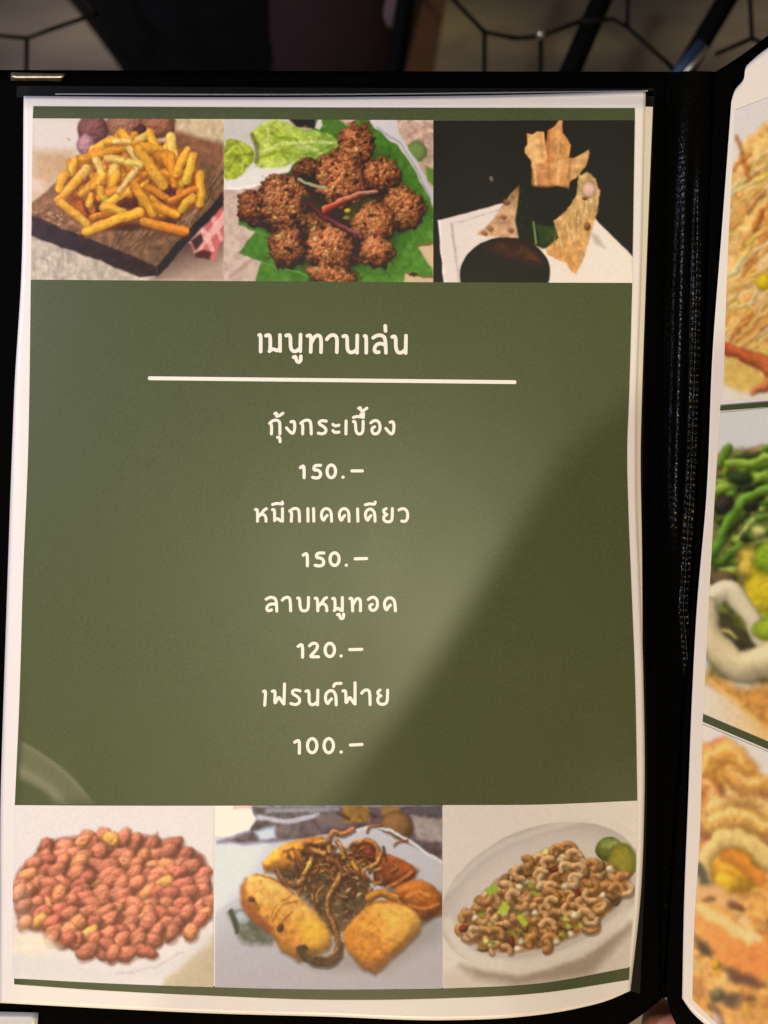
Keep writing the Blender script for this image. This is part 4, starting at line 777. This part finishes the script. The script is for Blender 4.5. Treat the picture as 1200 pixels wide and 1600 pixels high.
photo(pic_balls, 'food_photo', 'printed photo of fried meat balls on a green leaf', ([(350, 186), (677, 188)], [(350, 439), (677, 441)], [(350, 186), (350, 439)], [(677, 188), (677, 441)]), z_left, W1, page)
photo(pic_cone, 'food_photo', 'printed photo of crisp strips in a dark cup on a white plate', ([(677, 188), (992, 188)], [(677, 441), (988, 442)], [(677, 188), (677, 441)], [(992, 188), (988, 442)]), z_left, W1, page)
photo(pic_peanuts, 'food_photo', 'printed photo of reddish peanuts on a white plate', ([(22, 1258), (180, 1259), (334, 1259)], [(20, 1529), (150, 1536), (334, 1543)], [(22, 1258), (18, 1529)], [(334, 1259), (333, 1543)]), z_left, (224, 211, 208), page)
photo(pic_squid, 'food_photo', 'printed photo of grilled golden squid on a plate', ([(336, 1259), (691, 1258)], [(336, 1543), (500, 1546), (691, 1545)], [(336, 1259), (336, 1543)], [(691, 1258), (691, 1545)]), z_left, (214, 198, 178), page)
photo(pic_cashews, 'food_photo', 'printed photo of cashew salad with lime on an oval plate', ([(692, 1258), (850, 1257), (996, 1251)], [(692, 1545), (850, 1536), (982, 1512)], [(692, 1258), (692, 1545)], [(996, 1251), (993, 1380), (982, 1512)]), z_left, (234, 226, 220), page)
patch('green_panel', [(48, 437), (350, 439), (988, 442)], [(23, 1258), (500, 1259), (850, 1257), (996, 1251)], [(48, 437), (46, 600), (44, 700), (36, 900), (30, 1100), (23, 1258)], [(988, 442), (983, 620), (980, 700), (982, 800), (986, 900), (992, 1050), (996, 1251)], 140, 120, z_left, 0.00016, M_green, page)
patch('colour_band', [(52, 166), (500, 168), (992, 169)], [(51, 185), (500, 187), (992, 188)], [(52, 166), (51, 185)], [(992, 169), (992, 188)], 80, 5, z_left, 0.00018, M_bar, page)
patch('colour_band', [(22, 1529), (150, 1536), (334, 1543), (500, 1547), (691, 1545), (850, 1536), (984, 1512)], [(22, 1538), (150, 1547), (334, 1556), (500, 1562), (691, 1560), (850, 1551), (983, 1531)], [(22, 1529), (22, 1538)], [(984, 1512), (983, 1531)], 90, 5, z_left, 0.00030, M_bar, page)

M_streak = simple('caustic_streak_film', (0.80, 0.77, 0.58), 0.3)  # caustic light streak put into a pale see-through strip
nt = M_streak.node_tree; va = nt.nodes.new('ShaderNodeVertexColor'); va.layer_name = 'print'
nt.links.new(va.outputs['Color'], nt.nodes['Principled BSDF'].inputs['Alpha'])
def light_streak(name, a, b, n, prof):
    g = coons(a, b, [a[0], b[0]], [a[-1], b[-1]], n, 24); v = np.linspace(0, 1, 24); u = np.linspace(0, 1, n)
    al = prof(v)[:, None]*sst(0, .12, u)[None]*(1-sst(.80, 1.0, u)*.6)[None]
    mesh_obj(name, lift(g, z_left, 0.0006), grid_faces(24, n), M_streak, page, cols=np.repeat(al.reshape(-1, 1), 3, 1))
light_streak('caustic_streak', [(27, 1150), (70, 1176), (112, 1209), (152, 1256)], [(26, 1222), (50, 1232), (70, 1245), (78, 1257)], 40,
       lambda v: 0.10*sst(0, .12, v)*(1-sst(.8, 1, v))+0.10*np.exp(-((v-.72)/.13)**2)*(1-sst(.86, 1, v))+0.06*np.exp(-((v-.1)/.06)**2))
# lettering: union of round pen strokes, meshed by marching squares so it stays one clean sheet
def chaikin(a, n=3):
    for _ in range(n):
        q = a[:-1]*.75+a[1:]*.25; r = a[:-1]*.25+a[1:]*.75
        m = np.empty((2*len(q), 2)); m[0::2] = q; m[1::2] = r; a = np.concatenate([a[:1], m[1:-1], a[-1:]]) if len(a) > 2 else a
    return a
def lettering(name, strokes, width, parent, y0, x0=380.0, zs=4.2857, off=0.00030, res=3.0):
    ps = []
    for st in strokes:
        a = np.asarray(st, float); a = np.stack([x0+a[:, 0]/zs, y0+a[:, 1]/zs], 1)
        ps.append(chaikin(a) if len(a) > 2 else a)
    allp = np.concatenate(ps); lo = allp.min(0)-width; hi = allp.max(0)+width
    nx = int((hi[0]-lo[0])*res)+2; ny = int((hi[1]-lo[1])*res)+2
    xs = lo[0]+np.arange(nx)/res; ys = lo[1]+np.arange(ny)/res; D = np.full((ny, nx), 1e9)
    for p_ in ps:
        q = list(zip(p_[:-1], p_[1:])) if len(p_) > 1 else [(p_[0], p_[0])]
        for a, b in q:
            x1, x2 = min(a[0], b[0])-width, max(a[0], b[0])+width; y1, y2 = min(a[1], b[1])-width, max(a[1], b[1])+width
            i0, i1 = np.searchsorted(xs, [x1, x2]); j0, j1 = np.searchsorted(ys, [y1, y2])
            X, Y = np.meshgrid(xs[i0:i1], ys[j0:j1]); ab = b-a; t = np.clip(((X-a[0])*ab[0]+(Y-a[1])*ab[1])/(ab@ab+1e-9), 0, 1)
            D[j0:j1, i0:i1] = np.minimum(D[j0:j1, i0:i1], np.hypot(X-a[0]-t*ab[0], Y-a[1]-t*ab[1]))
    S = width/2-D; verts = []; faces = []; vid = {}
    def V(key, x, y):
        if key not in vid: vid[key] = len(verts); verts.append((x, y))
        return vid[key]
    act = np.argwhere((S[:-1, :-1] > 0) | (S[1:, :-1] > 0) | (S[:-1, 1:] > 0) | (S[1:, 1:] > 0))
    for j, i in act:
        cs = [(j, i), (j+1, i), (j+1, i+1), (j, i+1)]; poly_ = []
        for k_ in range(4):
            a, b = cs[k_], cs[(k_+1) % 4]; sa, sb = S[a], S[b]
            if sa > 0: poly_.append(V(a, xs[a[1]], ys[a[0]]))
            if (sa > 0) != (sb > 0):
                t = sa/(sa-sb); key = (min(a, b), max(a, b))
                poly_.append(V(key, xs[a[1]]+(xs[b[1]]-xs[a[1]])*t, ys[a[0]]+(ys[b[0]]-ys[a[0]])*t))
        if len(poly_) >= 3: faces.append(poly_)
    g = np.array(verts)
    return mesh_obj(name, lift(g, z_left, off), faces, M_ink, parent)
def ring(cx, cy, rx, ry): return [(cx+rx*math.sin(t*math.tau/16), cy-ry*math.cos(t*math.tau/16)) for t in range(17)]
title = [[(107, 144), (118, 140), (117, 254)], [(152, 148), (170, 141), (182, 152), (181, 246), (176, 252)], [(181, 246), (203, 236), (228, 250), (246, 234)], [(246, 143), (247, 250)],
         [(288, 147), (306, 141), (317, 155), (316, 222), (328, 250), (354, 254), (380, 232)], [(384, 141), (382, 252)], [(338, 292), (351, 286), (357, 318), (374, 327), (386, 312), (386, 286)],
         [(430, 149), (448, 143), (455, 160), (452, 256)], [(454, 200), (478, 152), (506, 143), (523, 162), (521, 258)], [(560, 172), (576, 150), (602, 141), (624, 152), (629, 178), (627, 258)],
         [(670, 152), (688, 146), (697, 164), (696, 228), (706, 256), (732, 262), (758, 242)], [(764, 146), (762, 262)], [(813, 150), (825, 148), (824, 262)],
         [(870, 162), (892, 146), (928, 144), (952, 164), (956, 262)], [(954, 212), (924, 198), (892, 206), (877, 234), (884, 260), (908, 258)], [(951, 82), (953, 116)],
         [(998, 156), (1014, 150), (1022, 168), (1022, 232), (1034, 260), (1060, 264), (1084, 242)], [(1090, 148), (1088, 264)]]
d1 = [[(177, 178), (191, 186), (189, 248)], [(180, 174), (200, 158), (226, 155), (243, 166), (246, 188), (246, 248)], [(230, 272), (244, 268), (247, 300)], [(212, 113), (222, 107), (226, 122), (222, 132), (244, 126), (266, 110)],
      [(320, 168), (338, 162), (346, 180), (344, 226), (333, 246), (318, 240), (290, 208)], [(386, 176), (400, 185), (398, 248)], [(390, 173), (410, 158), (436, 155), (453, 167), (456, 248)],
      [(556, 163), (530, 158), (508, 167), (510, 184), (534, 196), (555, 214), (553, 238), (530, 250), (503, 243)], [(601, 184), (612, 196), (641, 190)], [(601, 226), (612, 240), (641, 236)], [(689, 162), (688, 248)],
      [(738, 166), (752, 166), (753, 224), (766, 249), (790, 249), (803, 230), (803, 164)], [(738, 138), (764, 130), (804, 137)], [(789, 116), (790, 134)], [(806, 112), (805, 137)], [(774, 77), (785, 71), (787, 90), (800, 97), (828, 76)],
      [(855, 174), (872, 160), (896, 158), (914, 176), (918, 212), (905, 243), (880, 251), (862, 236), (863, 208), (880, 201)], [(984, 170), (1002, 165), (1010, 184), (1008, 230), (998, 250), (982, 244), (955, 211)]]
p1 = [[(383, 474), (408, 456), (408, 541)], [(518, 459), (476, 459), (472, 492), (500, 488), (521, 510), (514, 538), (490, 545), (465, 539)], ring(590, 499, 29, 43), [(668, 538), (669, 538)], [(728, 496), (798, 496)]]
d2 = [[(82, 112), (97, 110), (96, 190)], [(97, 164), (120, 142), (142, 112), (156, 106)], [(116, 142), (142, 146), (153, 168), (153, 190)], [(196, 113), (211, 112), (210, 186)], [(210, 182), (232, 170), (250, 190), (262, 182)], [(263, 106), (263, 190)], [(197, 78), (226, 70), (262, 75)], [(262, 62), (264, 74)],
      [(312, 122), (326, 130), (322, 190)], [(315, 120), (335, 105), (358, 104), (375, 116), (377, 190)], [(433, 106), (434, 190)], [(471, 106), (473, 190)],
      [(592, 190), (590, 126), (566, 104), (540, 108), (523, 132), (525, 168), (539, 188), (548, 166), (562, 152)], [(709, 190), (708, 126), (685, 104), (660, 108), (643, 132), (645, 168), (658, 188), (667, 166), (680, 152)], [(766, 108), (768, 190)],
      [(883, 190), (881, 130), (858, 107), (835, 111), (818, 133), (820, 168), (834, 188), (843, 166), (856, 152)], [(818, 80), (850, 72), (880, 79), (884, 62)],
      [(958, 106), (940, 114), (942, 134), (962, 146)], [(962, 146), (942, 156), (940, 180), (956, 194), (984, 195), (998, 180), (999, 106)], [(1043, 115), (1066, 103), (1092, 113), (1103, 142), (1099, 178), (1082, 193), (1062, 189)]]
p2 = [[(402, 417), (430, 400), (430, 488)], [(540, 403), (493, 403), (490, 436), (518, 434), (541, 454), (536, 484), (510, 491), (482, 485)], ring(612, 444, 31, 43), [(690, 485), (691, 485)], [(750, 442), (826, 440)]]
d3 = [[(154, 112), (178, 99), (206, 101), (222, 120), (225, 192)], [(222, 148), (192, 142), (164, 154), (156, 178), (168, 192), (190, 184)], [(262, 118), (276, 103), (300, 98), (315, 110), (318, 190)], [(365, 105), (378, 103), (380, 165), (392, 190), (420, 191), (437, 174), (437, 101)],
      [(482, 106), (498, 106), (500, 190)], [(500, 164), (524, 140), (544, 108), (558, 102)], [(522, 140), (548, 146), (560, 166), (560, 190)], [(599, 108), (614, 104), (616, 180), (610, 188)], [(616, 182), (638, 170), (652, 190), (664, 180)], [(664, 101), (664, 188)], [(632, 216), (645, 212), (649, 238), (662, 245), (673, 232), (672, 212)],
      [(715, 108), (730, 104), (733, 190)], [(733, 154), (754, 112), (775, 105), (786, 124), (785, 190)], [(838, 114), (860, 98), (886, 102), (901, 130), (896, 174), (870, 191), (848, 178), (848, 152), (864, 147)], [(1019, 190), (1016, 126), (992, 101), (965, 105), (945, 131), (948, 168), (961, 188), (971, 166), (986, 152)]]
p3 = [[(368, 428), (398, 408), (398, 500)], [(444, 424), (464, 406), (490, 409), (500, 428), (488, 454), (446, 497), (470, 498), (504, 498)], ring(580, 452, 32, 45), [(655, 492), (656, 492)], [(714, 450), (794, 448)]]
d4 = [[(136, 130), (150, 124), (148, 170), (144, 222)], [(195, 129), (212, 124), (214, 150), (210, 216), (226, 186), (240, 166), (254, 190), (270, 212)], [(277, 80), (273, 214)], [(380, 126), (350, 118), (328, 128), (332, 148), (360, 162), (380, 182), (375, 208), (350, 220), (319, 211)], [(420, 129), (436, 123), (442, 144), (440, 200), (454, 220), (480, 216), (498, 196)], [(500, 121), (498, 220)],
      [(623, 220), (621, 150), (598, 122), (572, 127), (550, 152), (552, 194), (567, 216), (577, 194), (592, 180)], [(606, 96), (612, 80), (628, 76), (655, 76)], [(668, 127), (684, 123), (688, 150), (687, 214), (702, 186), (714, 166), (728, 190), (744, 211)], [(749, 72), (749, 214)], [(794, 142), (808, 123), (832, 118), (848, 131), (850, 218)], [(916, 121), (900, 132), (904, 150), (922, 160)], [(922, 160), (902, 170), (900, 198), (918, 217), (950, 216), (966, 196), (967, 121)]]
p4 = [[(345, 470), (378, 450), (376, 544)], ring(462, 493, 32, 48), ring(573, 493, 32, 48), [(655, 536), (657, 535)], [(718, 489), (796, 485)]]
lettering('heading_text', title, 5.7, page, 490)
for d_, y_, w_ in ((d1, 620, 4.7), (d2, 770, 4.6), (d3, 910, 4.7), (d4, 1050, 4.7)): lettering('dish_text', d_, w_, page, y_)
for d_, y_ in ((p1, 620), (p2, 770), (p3, 910), (p4, 1050)): lettering('price_text', d_, 4.9, page, y_)
lettering('heading_rule', [[(0, 0), (2443, 26)]], 6.0, page, 591, x0=234)

# ------------------------------------------------------------------ right sheet
page2 = thing('menu_page', 'menu page right of the spine with noodle, greens and shrimp photos', 'menu page', (0, 0, 0))
ML = [(1143, 158), (1128, 360), (1114, 545), (1104, 775), (1089, 950), (1081, 1100), (1075, 1256), (1069, 1412), (1066, 1560)]
patch('paper_sheet', [(1143, 158), (1149, 140), (1162, 124), (1166, 104), (1178, 92), (1215, 64), (1455, -90)], [(1066, 1560), (1080, 1580), (1110, 1608), (1455, 1880)], ML, [(1455, -90), (1455, 900), (1455, 1880)], 80, 160, z_right, 0, M_paper, page2, 0.0003)
photo(pic_noodles, 'food_photo', 'printed photo of orange noodles on a white plate', ([(1149, 172), (1440, 60)], [(1130, 626), (1250, 616), (1440, 600)], [(1149, 172), (1136, 435), (1130, 626)], [(1440, 60), (1440, 600)]), z_right, (232, 220, 214), page2, 0.8)
photo(pic_greens, 'food_photo', 'printed photo of green vegetables with squid rings', ([(1126, 645), (1250, 633), (1440, 620)], [(1099, 1116), (1200, 1159), (1440, 1262)], [(1126, 645), (1122, 700), (1110, 900), (1099, 1116)], [(1440, 620), (1440, 1262)]), z_right, (226, 214, 206), page2, 0.8)
photo(pic_shrimp, 'food_photo', 'printed photo of glossy orange shrimp noodles', ([(1098, 1132), (1200, 1175), (1440, 1280)], [(1082, 1562), (1110, 1590), (1440, 1850)], [(1098, 1132), (1094, 1300), (1085, 1450), (1082, 1562)], [(1440, 1280), (1440, 1850)]), z_right, (228, 216, 206), page2, 0.8)
patch('colour_band', [(1126, 634), (1200, 628), (1440, 612)], [(1125, 642), (1200, 636), (1440, 620)], [(1126, 634), (1125, 642)], [(1440, 612), (1440, 620)], 40, 4, z_right, 0.0004, M_bar, page2)
patch('colour_band', [(1099, 1116), (1200, 1159), (1440, 1262)], [(1098, 1128), (1200, 1171), (1440, 1276)], [(1099, 1116), (1098, 1128)], [(1440, 1262), (1440, 1276)], 40, 4, z_right, 0.0004, M_bar, page2)
